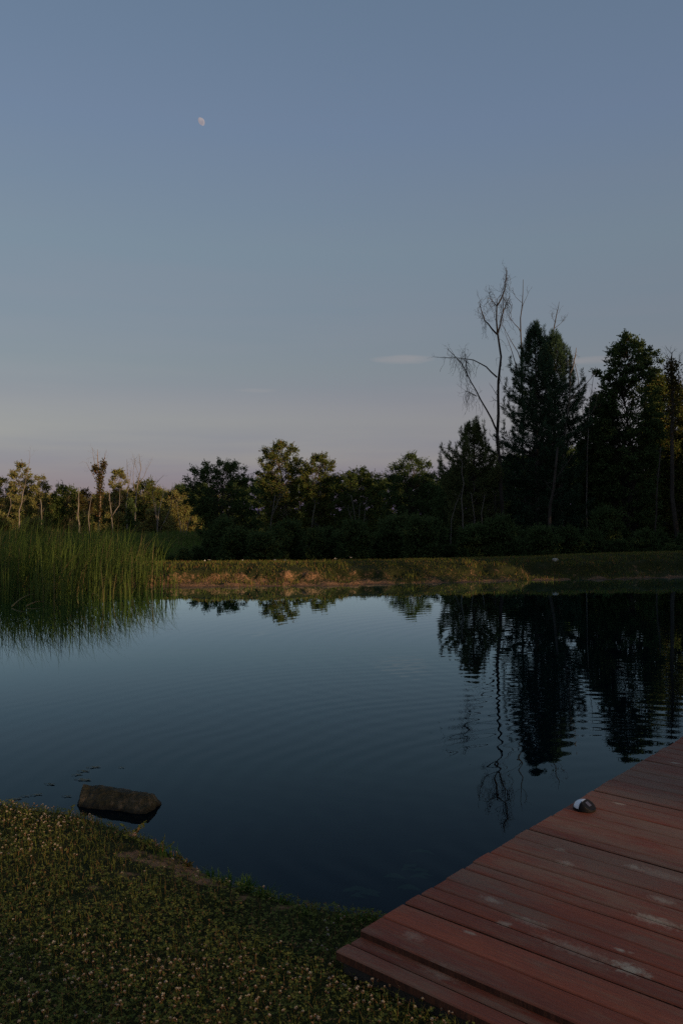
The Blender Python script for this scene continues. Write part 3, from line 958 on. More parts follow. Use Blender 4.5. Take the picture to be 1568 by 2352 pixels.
crown_tree('tree', 'lower twin-crowned dark tree in the middle of the far row', [(1080, 806, 834), (1094, 772, 874), (1118, 764, 882), (1160, 764, 886), (1292, 765, 890)], 80, 'leaf_mid', 'bark_dark',
           nclump=150, lsize=.22, crad=.4, nleaf=44, trunk_x=815, low=.9)
crown_tree('tree', 'dense pointed dark tree left of the small pine', [(1048, 934, 952), (1064, 906, 984), (1090, 886, 1000), (1130, 876, 1012), (1200, 872, 1030), (1296, 872, 1034)], 70, 'leaf_dark', 'bark_dark',
           nclump=230, lsize=.2, crad=.38, nleaf=46, trunk_x=945, low=1.0)


def c2(x, y): return (401.9 + .4027 * x, 947.3 + .4027 * y)


bare_tree('dead_tree', 'thin pale birch stems fanning out below the twin-crowned dark tree', 820,
          [([c2(1035, 690), c2(1025, 600), c2(1010, 500), c2(1003, 470)], .06, .02), ([c2(1030, 660), c2(1000, 590), c2(985, 545)], .045, .015), ([c2(1035, 692), c2(1050, 600), c2(1055, 520)], .05, .015)], 66, 'bark_grey', tw=3, twl=.7)
bare_tree('dead_tree', 'single thin pale stem just right of the fanning birch stems', 833, [([c2(1070, 690), c2(1080, 590), c2(1092, 500)], .045, .02)], 66, 'bark_grey', tw=3, twl=.7)
bare_tree('dead_tree', 'thin pale forked stems under the upright green tree', 712,
          [([c2(760, 840), c2(768, 720), c2(785, 600), c2(800, 520)], .06, .02), ([c2(760, 842), c2(800, 790), c2(840, 690)], .04, .012)], 64, 'bark_grey', tw=3, twl=.7)
bare_tree('dead_tree', 'thin pale forked trunk left of the tallest middle maple', 622,
          [([c2(540, 840), c2(548, 620), c2(560, 540), c2(572, 470)], .07, .025), ([c2(552, 600), c2(590, 500), c2(628, 450)], .04, .015)], 66, 'bark_grey', tw=3, twl=.7)

# --- right group
pine('pine_tree', 'small pine with light green tips left of the dead tree', [(978, 1083, 1090), (1000, 1060, 1106), (1035, 1036, 1128), (1075, 1012, 1152), (1110, 1015, 1156), (1160, 1030, 1150), (1220, 1040, 1140)], 45, 'needle_light', 1088, nb=6, step=.24, nl=.2, cone=.95, spires=((1062, 1012), (1108, 1006), (1040, 1040), (1126, 1036)))
pine('pine_tree', 'tall dark pine with the highest pointed top', [(752, 1226, 1230), (778, 1212, 1246), (800, 1202, 1262), (850, 1184, 1272), (900, 1174, 1282), (950, 1164, 1290), (1000, 1150, 1295), (1080, 1132, 1300), (1150, 1130, 1300), (1240, 1135, 1295)],
     46, 'needle', 1236, nb=6, step=.3, nl=.22, top_xd=1228, spires=((1228, 742), (1213, 772), (1241, 770), (1205, 796), (1252, 790), (1190, 846)))
pine('pine_tree', 'second dark pine joined to the right of the tallest pine', [(776, 1268, 1278), (800, 1248, 1302), (830, 1235, 1312), (880, 1228, 1326), (930, 1225, 1338), (950, 1225, 1354), (985, 1225, 1350), (1020, 1220, 1332), (1100, 1215, 1345), (1160, 1210, 1350), (1250, 1215, 1345)],
     47.2, 'needle', 1272, nb=6, step=.3, nl=.22, top_xd=1273, spires=((1256, 782), (1288, 794), (1300, 806), (1309, 824), (1264, 768), (1316, 852)))
crown_tree('tree', 'tall ash with a tufted narrow top right of the pines', [(770, 1434, 1444), (786, 1420, 1456), (808, 1400, 1506), (830, 1390, 1512), (852, 1366, 1508), (890, 1378, 1510), (930, 1370, 1520), (1000, 1360, 1520), (1100, 1360, 1520), (1298, 1360, 1520)], 47.5, 'leaf_dark', 'bark_dark',
           nclump=330, lsize=.2, crad=.3, nleaf=34, trunk_x=1450, flat=.5, trunk_r=.15)
crown_tree('tree', 'yellow-green tree filling the right edge behind the ash', [(868, 1490, 1530), (890, 1478, 1560), (930, 1470, 1610), (1000, 1465, 1620), (1298, 1465, 1620)], 52, 'leaf_light', 'bark_grey',
           nclump=420, lsize=.22, crad=.4, nleaf=34, trunk_x=1545)
crown_tree('tree', 'dark bushy tree between the second pine and the ash', [(915, 1362, 1384), (945, 1348, 1405), (1000, 1326, 1425), (1100, 1318, 1440), (1298, 1315, 1440)], 50, 'leaf_dark', 'bark_dark',
           nclump=320, lsize=.2, crad=.36, nleaf=42, trunk_x=1380)
bare_tree('dead_tree', 'snag with a leafy vine top at the right edge', 1545,
          [([c3(1500, 1500), c3(1498, 1100), c3(1500, 800), c3(1498, 680), c3(1500, 620)], .14, .02), ([c3(1500, 760), c3(1540, 700), c3(1545, 640)], .03, .01), ([c3(1500, 700), c3(1470, 640)], .02, .008)], 45, 'bark_dark', tw=5, twl=.6,
          foliage=('leaf_vine', [(c3(1497, 715)[0], c3(1497, 715)[1], 13, 16, 420), (c3(1505, 790)[0], c3(1505, 790)[1], 15, 26, 420), (c3(1520, 880)[0], c3(1520, 880)[1], 20, 40, 420), (c3(1505, 1050)[0], c3(1505, 1050)[1], 12, 50, 300)], .14))
bare_tree('dead_tree', 'tall dead tree hung with stringy vines, left of the pines', 1160,
          [([c3(487, 1890), c3(470, 1600), c3(455, 1300), c3(445, 1000), c3(444, 800), c3(440, 510), c3(435, 340)], .13, .035),
           ([c3(500, 1885), c3(498, 1780), c3(460, 1690), c3(430, 1600), c3(425, 1480)], .05, .02), ([c3(525, 1880), c3(505, 1760), c3(478, 1640)], .06, .03),
           ([c3(435, 340), c3(462, 295), c3(480, 250), c3(493, 195), c3(500, 145), c3(500, 98)], .045, .011),
           ([c3(440, 510), c3(460, 450), c3(468, 400), c3(490, 340), c3(515, 280)], .05, .014),
           ([c3(440, 515), c3(400, 478), c3(362, 430), c3(338, 370), c3(325, 320)], .05, .014),
           ([c3(435, 340), c3(405, 300), c3(391, 252)], .025, .008),
           ([c3(440, 1110), c3(400, 1030), c3(330, 920), c3(270, 800), c3(210, 690), c3(130, 610)], .055, .013),
           ([c3(437, 775), c3(372, 710), c3(300, 662), c3(215, 645), c3(80, 642)], .045, .01),
           ([c3(255, 770), c3(245, 700), c3(232, 622)], .025, .01), ([c3(312, 890), c3(270, 872), c3(238, 862)], .025, .01),
           ([c3(470, 400), c3(480, 300), c3(478, 250)], .02, .008)], 43.5, 'bark_black', vine=17, vlen=1.25, tw=9, twl=.7)
bare_tree('dead_tree', 'slim bare pole-like dead tree between the vine-hung tree and the pines', 1205,
          [([c3(590, 1200), c3(583, 800), c3(580, 500), c3(590, 330), c3(595, 180)], .08, .012), ([c3(580, 500), c3(540, 455), c3(500, 390)], .03, .008), ([c3(583, 680), c3(530, 560), c3(470, 450)], .03, .008),
           ([c3(588, 350), c3(615, 290), c3(632, 250)], .015, .006), ([c3(586, 320), c3(550, 280), c3(533, 235)], .015, .006), ([c3(556, 720), c3(520, 600), c3(478, 500)], .03, .008)], 49.5, 'bark_dark', tw=3, twl=.45)
bare_tree('dead_tree', 'bare dead spire standing behind the twin pine tops', 1262,
          [([c3(745, 900), c3(765, 560), c3(785, 460), c3(800, 380), c3(814, 315)], .07, .01), ([c3(780, 480), c3(820, 450), c3(855, 412)], .018, .006), ([c3(790, 440), c3(776, 415), c3(770, 400)], .014, .006)], 50, 'bark_dark', tw=6, twl=.6)
bare_tree('dead_tree', 'leaning bare tree poking out right of the second pine', 1302,
          [([c3(850, 1100), c3(880, 750), c3(905, 670), c3(918, 595)], .07, .015), ([c3(905, 670), c3(920, 645), c3(934, 628)], .02, .008),
           ([c3(904, 674), c3(930, 770), c3(955, 920), c3(975, 1110)], .02, .012)], 46.2, 'bark_grey', tw=4, twl=.5)
bare_tree('dead_tree', 'long bare dead stem slanting up to the right between second pine and ash', 1300,
          [([c3(850, 1150), c3(870, 930), c3(905, 890), c3(970, 822), c3(1042, 740)], .05, .01)], 46.0, 'bark_grey', tw=4, twl=.5)
bare_tree('dead_tree', 'upright thin bare tree in the gap between second pine and ash', 1348,
          [([c3(985, 1200), c3(990, 1060), c3(1010, 860), c3(1025, 735)], .04, .008), ([c3(995, 1010), c3(1030, 960), c3(1042, 880)], .02, .01)], 46.4, 'bark_grey', tw=4, twl=.5)
bare_tree('dead_tree', 'grey bare trunk seen through the shade below the pines', 1262,
          [([c3(745, 1890), c3(755, 1650), c3(780, 1450), c3(805, 1200)], .12, .05), ([c3(790, 1400), c3(850, 1310), c3(900, 1230)], .03, .01)], 42.5, 'bark_dark', tw=5, twl=.6)
bare_tree('dead_tree', 'thin pale trunk low at the right edge of the wood', 1507,
          [([c3(1395, 1840), c3(1405, 1600), c3(1412, 1400), c3(1430, 1200)], .05, .03)], 43, 'bark_dark', tw=4, twl=.6)
bare_tree('dead_tree', 'thin bare sapling with a long branch poking left out of the small pine', 1063,
          [([c3(228, 1830), c3(228, 1600), c3(235, 1420), c3(225, 1290), c3(170, 1222), c3(120, 1205), c3(82, 1194)], .04, .01)], 43, 'bark_grey', tw=4, twl=.6)
bare_tree('dead_tree', 'thin bent bare sapling below the middle of the small pine', 1088, [([c3(300, 1700), c3(290, 1560), c3(280, 1480)], .03, .012)], 43, 'bark_grey', tw=4, twl=.6)
bare_tree('dead_tree', 'leaning bare sapling at the left foot of the small pine', 1036, [([c3(160, 1640), c3(185, 1550), c3(215, 1480)], .03, .012)], 43, 'bark_grey', tw=4, twl=.6)
bare_tree('dead_tree', 'short bare sapling between the small pine and the vine-hung tree', 1106, [([c3(345, 1640), c3(350, 1560), c3(362, 1490)], .03, .012)], 43, 'bark_grey', tw=4, twl=.6)

# --- fillers deep in the wood and shrubs at its foot
fill = crown_tree('tree', 'shaded tree deep in the dark wood behind the front row', [(1030, 1230, 1290), (1060, 1190, 1330), (1120, 1180, 1340), (1298, 1180, 1340)], 60, 'leaf_dark', 'bark_dark', group='trees deep in the wood',
                  nclump=170, lsize=.28, crad=.5, nleaf=44)
fz = fill.location.z
for xd, Z, s in ((1060, 62, .8), (1130, 58, .85), (1330, 62, 1.0), (1400, 60, 1.02), (1480, 62, 1.05), (1560, 63, 1.1), (1010, 72, .62), (1190, 66, .95),
                 (470, 110, .9), (540, 108, .95), (610, 112, 1.0), (690, 110, 1.0), (760, 112, 1.05), (830, 110, 1.05), (900, 108, 1.0), (970, 100, .95), (1040, 95, .9), (420, 125, .9)):
    c = copy_tree(fill); c.location = (wx(xd, Z), Z, gz(wx(xd, Z), Z) - .05); c.rotation_euler.z = rng.uniform(0, 6.28); c.scale = (s * rng.uniform(.9, 1.1), s, s * rng.uniform(.92, 1.05))
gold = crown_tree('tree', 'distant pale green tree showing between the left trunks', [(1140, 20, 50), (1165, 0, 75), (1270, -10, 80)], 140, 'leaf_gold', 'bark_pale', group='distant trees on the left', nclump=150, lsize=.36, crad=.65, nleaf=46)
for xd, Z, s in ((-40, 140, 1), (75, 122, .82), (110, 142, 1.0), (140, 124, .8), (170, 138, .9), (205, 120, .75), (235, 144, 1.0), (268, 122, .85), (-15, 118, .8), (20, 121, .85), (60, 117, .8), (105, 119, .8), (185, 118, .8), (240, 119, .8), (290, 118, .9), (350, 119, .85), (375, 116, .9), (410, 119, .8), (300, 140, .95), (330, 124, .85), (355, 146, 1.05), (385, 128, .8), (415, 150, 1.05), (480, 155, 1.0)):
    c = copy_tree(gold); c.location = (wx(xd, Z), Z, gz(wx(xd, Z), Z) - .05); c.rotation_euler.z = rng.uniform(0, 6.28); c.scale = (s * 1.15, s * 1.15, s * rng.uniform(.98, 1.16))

shrub = crown_tree('shrub', 'low dark shrub at the foot of the wood behind the far bank', [(1215, 1080, 1110), (1235, 1060, 1130), (1292, 1055, 1135)], 40, 'leaf_dark', 'bark_dark', group='shrubs behind the far bank',
                   nclump=70, lsize=.15, crad=.26, nleaf=40, trunk_r=.04, cat='shrub')
for xd in list(range(1000, 1600, 30)) + list(range(244, 1010, 30)):
    Z = rng.uniform(37, 43)
    s = rng.uniform(.5, 1.15) * (1 if xd > 440 else .6)
    c = copy_tree(shrub); x = wx(xd, Z); c.location = (x, Z, gz(x, Z) - .03); c.rotation_euler.z = rng.uniform(0, 6.28); c.scale = (s, s, s * rng.uniform(.8, 1.2))
lsh = crown_tree('shrub', 'pale olive bush below the sunlit left trees', [(1195, 60, 90), (1220, 40, 110), (1275, 30, 115)], 85, 'leaf_gold', 'bark_dark', group='bushes below the left trees', nclump=70, lsize=.24, crad=.42, nleaf=40, trunk_r=.05, cat='shrub')
for xd in range(-20, 445, 24):
    Z = rng.uniform(98, 120); s = rng.uniform(.95, 1.55)
    c = copy_tree(lsh); x = wx(xd, Z); c.location = (x, Z, gz(x, Z) - .03); c.rotation_euler.z = rng.uniform(0, 6.28); c.scale = (s, s, s * rng.uniform(.8, 1.2))

def meadow():
    mb = MB(); n = 26000
    Z = rng.uniform(40, 112, n); x = wx(rng.uniform(-120, 480, n), Z)
    h = terrain(x, Z)[0]
    mb.blades(np.stack([x, Z, h - .02], -1), rng.uniform(.3, .9, n) * (1 + fnoise(x * .3, Z * .3, 17)), rng.uniform(0, 6.28, n), np.abs(rng.normal(.4, .25, n)), rng.uniform(.03, .07, n), 3)
    o = mb.build('meadow_weeds', M['reed']); tag(o, 'tall rank weeds filling the low ground behind the cattails', 'weeds', kind='stuff')


meadow()

# unseen trees added right of the pond to block and dapple the low sun
SUN_AZ, SUN_EL = R(132), R(8.0)
NISH = 0.045
sdir = np.array([math.sin(SUN_AZ), math.cos(SUN_AZ)])
pdir = np.array([-sdir[1], sdir[0]])
side = crown_tree('tree', 'unseen tall leafy tree added right of the pond to cast shade', [(560, 1430, 1460), (640, 1380, 1520), (760, 1340, 1560), (900, 1320, 1580), (1100, 1320, 1580), (1298, 1330, 1570)], 44, 'leaf_dark', 'bark_dark', group='added shade trees right of the pond',
                  nclump=330, lsize=.34, crad=.62, nleaf=40, trunk_r=.2)
thin = crown_tree('tree', 'unseen thin-leaved tall tree added right of the pond to dapple the sun', [(560, 1430, 1460), (640, 1380, 1520), (760, 1340, 1560), (900, 1320, 1580), (1100, 1320, 1580), (1298, 1330, 1570)], 44, 'leaf_mid', 'bark_dark', group='added thin-leaved shade trees right of the pond',
                  nclump=230, lsize=.3, crad=.5, nleaf=17, trunk_r=.2, dens=1.0, shoots=1)
used = set()
for u, s, k, proto in ((-4.5, 24, .95, side), (1.6, 27, .9, thin), (7.6, 24, .95, side), (11.6, 30, .62, thin), (19.5, 16, .8, thin), (24.5, 14, .95, side), (29, 15, 1.0, side), (33, 13, .95, side), (37, 14, 1.03, side), (41, 15, 1.05, side), (45, 14, 1.03, side), (49, 16, .85, side),
                       (53, 15, .82, side), (57, 18, .82, side), (61, 17, .95, side), (65, 19, .85, side), (69, 20, .75, side)):
    c = copy_tree(proto) if proto.name in used else proto
    used.add(proto.name)
    x, y = pdir * u + sdir * s
    c.location = (x, y, gz(x, y) - .05); c.rotation_euler.z = rng.uniform(0, 6.28); c.scale = (k, k, k)


# ------------------------------------------------------------------ reeds
def reed_bed():
    mb = MB()
    n = 2700
    yd = rng.uniform(1338, 1389, n); xd = rng.uniform(-70, 318, n)
    Zs = EYE * F / (yd - CY)
    x = wx(xd, Zs); y = Zs
    back = rng.uniform(size=n) < .55
    y = y + np.where(back, rng.uniform(0, 3.5, n), 0)
    edge = sm(xd, 170, 318)
    cl = fnoise(x * 2.6, y * 1.3, 55)
    keep = (rng.uniform(size=n) > edge * .8) & (rng.uniform(size=n) < .55 + 1.4 * cl)
    x, y, edge, cl, back = x[keep], y[keep], edge[keep], cl[keep], back[keep]
    n = len(x)
    h = np.where(back, rng.uniform(1.2, 1.9, n), rng.uniform(.55, 1.65, n) + .5 * cl) * (1 - .4 * edge)
    base = np.stack([x, y, np.minimum(terrain(x, y)[0], 0) - .02], -1)
    az = rng.normal(0.2, 1.3, n)
    mb.blades(base, h, az, np.abs(rng.normal(.36, .34, n)), rng.uniform(.017, .036, n), 7)
    # arching wispy tops
    m = 1500
    xx = rng.uniform(-10, -5.0, m); yy = rng.uniform(19, 24, m)
    base = np.stack([xx, yy, terrain(xx, yy)[0] - .02], -1)
    mb.blades(base, rng.uniform(1.2, 2.15, m) * (1 - .4 * sm(xx / yy, -.32, -.22)), rng.normal(.1, .8, m), np.abs(rng.normal(.6, .35, m)), rng.uniform(.01, .02, m), 8)
    o = mb.build('reed_bed', M['reed'])
    tag(o, 'dense green cattail bed standing in the shallows at the left', 'cattails', kind='stuff')


reed_bed()


def reed_clump(xd, yd, hd, n, label, spread=.10, mat='reed_light'):
    p = on_plane(xd, yd)
    mb = MB()
    b = rng.normal(0, spread, (n, 3)); b[:, 2] = -.1
    h = hd / F * p[1] * rng.uniform(.55, 1.05, n) + .1
    mb.blades(b, h, rng.uniform(0, 6.28, n), np.abs(rng.normal(.16, .12, n)), rng.uniform(.018, .03, n), 6)
    o = mb.build('cattail', M[mat]); o.location = p
    tag(o, label, 'cattail', 'cattail clumps along the reed edge')


reed_clump(388, 1357, 100, 16, 'tall cattail clump standing alone against the far bank')
reed_clump(404, 1358, 62, 9, 'short cattail clump at the far right tip of the reeds', .06)
reed_clump(360, 1353, 70, 12, 'small cattail clump two from the right tip of the reeds', .07)
reed_clump(326, 1358, 105, 26, 'bright full cattail clump at the right shoulder of the reed bed', .14)
reed_clump(172, 1388, 118, 24, 'bright cattail clump standing foremost at the middle of the reed bed', .12)
reed_clump(132, 1390, 128, 18, 'slim bright cattail clump just left of the foremost clump', .1)
reed_clump(84, 1386, 112, 18, 'bright cattail clump toward the left of the reed bed', .1)
reed_clump(12, 1384, 110, 20, 'bright cattail clump at the left edge of the picture', .12)
reed_clump(236, 1382, 120, 20, 'bright cattail clump right of the foremost clump', .12)
reed_clump(285, 1376, 112, 18, 'bright cattail clump near the right shoulder of the bed', .12)


def fallen(a, b, label):
    pa = np.array(a); pb = np.array(b)
    mb = MB(); t = np.linspace(0, 1, 6)[:, None]
    q = (pb - pa) * t; q[:, 2] += .06 * np.sin(t[:, 0] * 3.1)
    mb.tube(q, np.linspace(.014, .006, 6), 5)
    o = mb.build('fallen_reed', M['dry_reed']); o.location = pa
    tag(o, label, 'reed', 'fallen reeds')


def d1(x, y): return (.3296 * x, 976 + .3296 * y)


fallen(on_plane(*d1(85, 1265), .02), P(*d1(235, 1180), 18.4), 'dry pale reed stalk slanting up out of the water at far left')
fallen(on_plane(*d1(705, 1222), .02), P(*d1(640, 1178), 18.7), 'dry bent reed stalk leaning into the water at the reed edge')
fallen(on_plane(*d1(185, 1262), .02), P(*d1(340, 1238), 18.2), 'long dry reed lying low along the water')


# ------------------------------------------------------------------ far bank cover
def bank_cover():
    mb = MB(); n = 60000
    x = rng.uniform(-8, 15, n); y = rng.uniform(21.4, 29.5, n)
    h, soil, mud, d = terrain(x, y)
    dens = np.where(d > 1.5, 1.0, np.clip(.72 + .12 * sm(x, 0, 6) - soil * .95 + 1.5 * fnoise(x * 1.5, y * 1.5, 88), 0.02, 1)) * (d > .05) * (d < 4.0)
    k = rng.uniform(size=n) < dens
    x, y, h, d = x[k], y[k], h[k], d[k]; n = len(x)
    hh = np.where(d < 1.9, rng.uniform(.04, .15, n) * (1 + .8 * fnoise(x * 2, y * 2, 14)), rng.uniform(.04, .1, n))
    mb.blades(np.stack([x, y, h - .01], -1), hh, rng.uniform(0, 6.28, n), np.abs(rng.normal(.5, .3, n)), rng.uniform(.012, .024, n), 3)
    o = mb.build('bank_grass', M['grass'])
    tag(o, 'rough grass growing over the far bank and its crest', 'grass', kind='stuff')
    # weeds at the foot of the wood
    mb = MB()
    for i, xd in enumerate((440, 470, 480, 517, 558, 597, 630, 655, 770, 805)):
        Z = rng.uniform(26.5, 28); x = wx(xd, Z); z = gz(x, Z)
        mw = MB(); hgt = rng.uniform(.1, .2)
        mw.tube([(0, 0, 0), (.01, 0, hgt)], [.006, .004], 4)
        f = MB()
        nn = 16
        dd = rng.normal(0, 1, (nn, 3)); dd[:, 2] = np.abs(dd[:, 2]) * .4
        mw.leaves(np.tile([0, 0, hgt * .3], (8, 1)) + rng.normal(0, .02, (8, 3)), rng.normal(0, 1, (8, 3)) + (0, 0, .8), .09, .03)
        r = empty('wildflower', (x, Z, z), 'white wildflower dot on the crest of the far bank', 'wildflower', 'white flowers on the far bank crest')
        mw.build('stem', M['grass'], r)
        f.leaves(np.tile([0.01, 0, hgt], (nn, 1)), dd, rng.uniform(.035, .06, nn), .03)
        f.build('flower_head', FLW, r)


def flower_mat():
    t = NT('petal')
    col = t.mix(t.island(), (0.62, 0.56, 0.5), (0.75, 0.7, 0.66))
    t.bsdf(col, .8, .1)
    return t.m


FLW = flower_mat()
bank_cover()


def stone(loc, r, label, color, seed):
    bm = bmesh.new(); bmesh.ops.create_icosphere(bm, subdivisions=3, radius=1)
    for v in bm.verts:
        c = v.co
        k = 1 + .35 * float(fnoise(np.array([c.x * 1.3 + seed]), np.array([c.y * 1.3 + c.z]), 3)[0])
        v.co = Vector((c.x * r[0] * k, c.y * r[1] * k, c.z * r[2] * k))
    me = bpy.data.meshes.new('stone'); bm.to_mesh(me); bm.free()
    me.materials.append(plain_mat('stone_' + str(seed), color, .9, .2, .3, 40, .01))
    o = bpy.data.objects.new('stone', me); COL.objects.link(o); o.location = loc
    tag(o, label, 'stone')
    return o


def ground_at(xd, yd):
    """first hit of a view ray with the terrain"""
    for Z in np.arange(1.5, 40, .01):
        x = wx(xd, Z)
        if wz(yd, Z) <= gz(x, Z): return np.array([x, Z, gz(x, Z)])
    return None


Zs_ = 25.6; xs_ = wx(1275, Zs_)
stone((xs_, Zs_, gz(xs_, Zs_) + .03), (.1, .08, .07), 'small pale stone on the far bank near the water, right', (.4, .37, .32), 3)
g = ground_at(297, 1920)
o = stone(g + (0, 0, .012), (.05, .02, .014), 'narrow pinkish stone lying at the edge of the near bank', (.34, .2, .15), 5)
o.rotation_euler.z = -.5


# ------------------------------------------------------------------ near lawn
def on_dock(x, y, margin=0.0):
    q = np.stack([x - P0[0], y - P0[1]], -1)
    return (q @ DB > -margin) & (q @ DE > -.154 - margin)


def lawn_points(n, dmin=.02, dmax=4.2, bias=None):
    x = rng.uniform(-3.3, 1.4, n); y = rng.uniform(2.0, 6.4, n)
    h, soil, mud, d = terrain(x, y)
    vis = (np.abs(x) < y * .44 + .1) & (d > dmin) & (d < dmax) & ~on_dock(x, y, -.05) & (EYE - h < y * .66)
    if bias is not None: vis &= rng.uniform(size=n) < bias(x, y, soil, d)
    return x[vis], y[vis], h[vis], d[vis], soil[vis]


def lawn():
    mb = MB()
    x, y, h, d, s = lawn_points(60000, .0, bias=lambda x, y, soil, d: np.clip(1.1 - soil * 1.5, .06, 1))
    n = len(x)
    mb.blades(np.stack([x, y, h - .004], -1), rng.uniform(.02, .065, n), rng.uniform(0, 6.28, n), np.abs(rng.normal(.6, .4, n)), rng.uniform(.0025, .005, n), 3)
    o = mb.build('grass', M['grass']); tag(o, 'short dry-tinged lawn grass on the near bank', 'grass', kind='stuff')
    mb = MB()
    x, y, h, d, s = lawn_points(42000, .03, bias=lambda x, y, soil, d: np.clip(1.05 - soil * 1.7, .03, 1) * np.clip(.7 + 1.2 * fnoise(x * 1.5, y * 1.5, 61), .2, 1))
    n = len(x)
    c = np.stack([x, y, h + rng.uniform(.015, .05, n)], -1)
    a0 = rng.uniform(0, 6.28, n)
    for k in range(3):
        a = a0 + k * 2.094
        tilt = rng.uniform(-.35, .5, n)
        dr = np.stack([np.cos(a), np.sin(a), tilt], -1); dr /= np.linalg.norm(dr, axis=1, keepdims=True)
        L = rng.uniform(.008, .015, n)[:, None]
        sd = np.stack([-np.sin(a), np.cos(a), rng.normal(0, .25, n)], -1)
        m_ = c + dr * L * .6
        v = np.stack([c, m_ + sd * L * .42, c + dr * L, m_ - sd * L * .42], 1)
        mb.add(v.reshape(-1, 3), np.arange(n * 4).reshape(n, 4))
    o = mb.build('clover', M['clover']); tag(o, 'clover leaves carpeting the near bank', 'clover', kind='stuff')


lawn()


def clover_flowers():
    def petal_mat(name, a, b):
        t = NT(name); t.bsdf(t.mix(t.island(), a, b), .8, .1); return t.m
    top = petal_mat('petal_cream', (.34, .29, .22), (.5, .45, .37))
    pink = petal_mat('petal_pink', (.2, .11, .07), (.3, .19, .13))
    brown = petal_mat('petal_brown', (.12, .06, .03), (.2, .1, .05))

    def head(kind):
        mb = MB()
        mb.tube([(0, 0, -.06), (.002, .001, -.03), (0, 0, .001)], [.0011, .001, .001], 4)
        mb.mi[-2][:] = 3; mb.mi[-1][:] = 3
        n = 34
        i = np.arange(n)
        z = 1 - 2 * (i + .5) / n; ph = i * 2.39996
        d = np.stack([np.sqrt(1 - z * z) * np.cos(ph), np.sqrt(1 - z * z) * np.sin(ph), z], -1)
        d += rng.normal(0, .12, d.shape)
        r = .0088
        base = np.array([0, 0, .006]) + d * r * .35
        dr = d + np.array([0, 0, .45])
        L = np.where(z > -.2, .009, .007)
        k0 = mb.n
        mb.leaves(base, dr, L, .0042)
        if kind == 0: mi = np.where(z > -.25, 0, np.where(z > -.6, 1, 2))
        elif kind == 1: mi = np.where(z > .35, 0, np.where(z > -.3, 1, 2))
        else: mi = np.where(z > .6, 0, np.where(z > .3, 1, 2))
        mb.mi[-1][:] = mi
        return mb.mesh('clover_flower', [top, pink, brown, M['grass']])
    meshes = [head(0), head(0), head(1), head(1), head(2)]
    labels = ['fresh cream-white clover blossom standing in the near lawn'] * 2 + ['clover blossom with cream tip and pink underside in the near lawn'] * 2 + ['spent clover head with drooping brown florets in the near lawn']
    groups = ['fresh white clover blossoms'] * 2 + ['pink-based clover blossoms'] * 2 + ['spent brown clover heads']
    x, y, h, d, s = lawn_points(9000, .06, 4.0, bias=lambda x, y, soil, d: np.clip(.42 + 1.9 * fnoise(x * 1.5, y * 1.5, 64), .03, 1) * np.clip(1 - soil, 0, 1))
    n = min(len(x), 760)
    x, y, h = x[:n], y[:n], h[:n]
    order = np.argsort(y)
    kinds = rng.choice(5, n, p=[.14, .12, .21, .19, .34])
    for q in order[:300]:
        k = kinds[q]
        o = bpy.data.objects.new('clover_flower', meshes[k]); COL.objects.link(o)
        s = rng.uniform(.34, .78)
        o.location = (x[q], y[q], h[q] + rng.uniform(.035, .062)); o.scale = (s, s, s)
        o.rotation_euler = (rng.normal(0, .25), rng.normal(0, .25), rng.uniform(0, 6.28))
        tag(o, labels[k], 'clover flower', groups[k])
    # the rest, further up the bank, as one
    mb = MB()
    data = []
    for me in meshes:
        V = np.empty(len(me.vertices) * 3); me.vertices.foreach_get('co', V)
        data.append((V.reshape(-1, 3), [list(p.vertices) for p in me.polygons], [p.material_index for p in me.polygons]))
    for q in order[300:]:
        V, f, mi = data[kinds[q]]
        s = rng.uniform(.34, .78); off = np.array([x[q], y[q], h[q] + rng.uniform(.03, .058)])
        f4 = np.array([a for a in f if len(a) == 4]); m4 = np.array([m for a, m in zip(f, mi) if len(a) == 4])
        n0 = mb.n
        mb.v.append(V * s + off); mb.n += len(V)
        mb.f.append(f4 + n0); mb.mi.append(m4)
    o = mb.build('clover_blossoms', [top, pink, brown, M['grass']])
    tag(o, 'clover blossoms scattered on the farther lawn towards the water', 'clover flowers', kind='stuff')


clover_flowers()


def tuft(xd, yd, n, hh, label, mat='grass_bright', spread=.025, leafy=False, dz=0):
    p = on_plane(xd, yd, .05)
    p[2] = gz(p[0], p[1])
    mb = MB()
    b = rng.normal(0, spread, (n, 3)); b[:, 2] = -.01
    if leafy:
        for k in range(max(3, n // 6)):
            s = b[k] * .12; t_ = b[k] * 1.6 + np.array([rng.normal(0, .02), rng.normal(0, .02), hh * rng.uniform(.6, 1)])
            mb.tube([s, (s + t_) / 2 + rng.normal(0, .006, 3), t_], [.0022, .002, .0015], 4)
            m = 14
            tt = rng.uniform(.2, 1, m)[:, None]
            mb.leaves(s + (t_ - s) * tt, rng.normal(0, 1, (m, 3)) + (0, 0, .3), rng.uniform(.015, .03, m), rng.uniform(.01, .018, m))
    else:
        mb.blades(b, hh * rng.uniform(.45, 1.1, n), rng.uniform(0, 6.28, n), np.abs(rng.normal(.4, .3, n)), rng.uniform(.004, .007, n), 4)
    o = mb.build('weed' if leafy else 'grass_tuft', M[mat]); o.location = p
    tag(o, label, 'weed' if leafy else 'grass tuft', 'leafy weeds on the near shore' if leafy else 'grass tufts along the near shore')


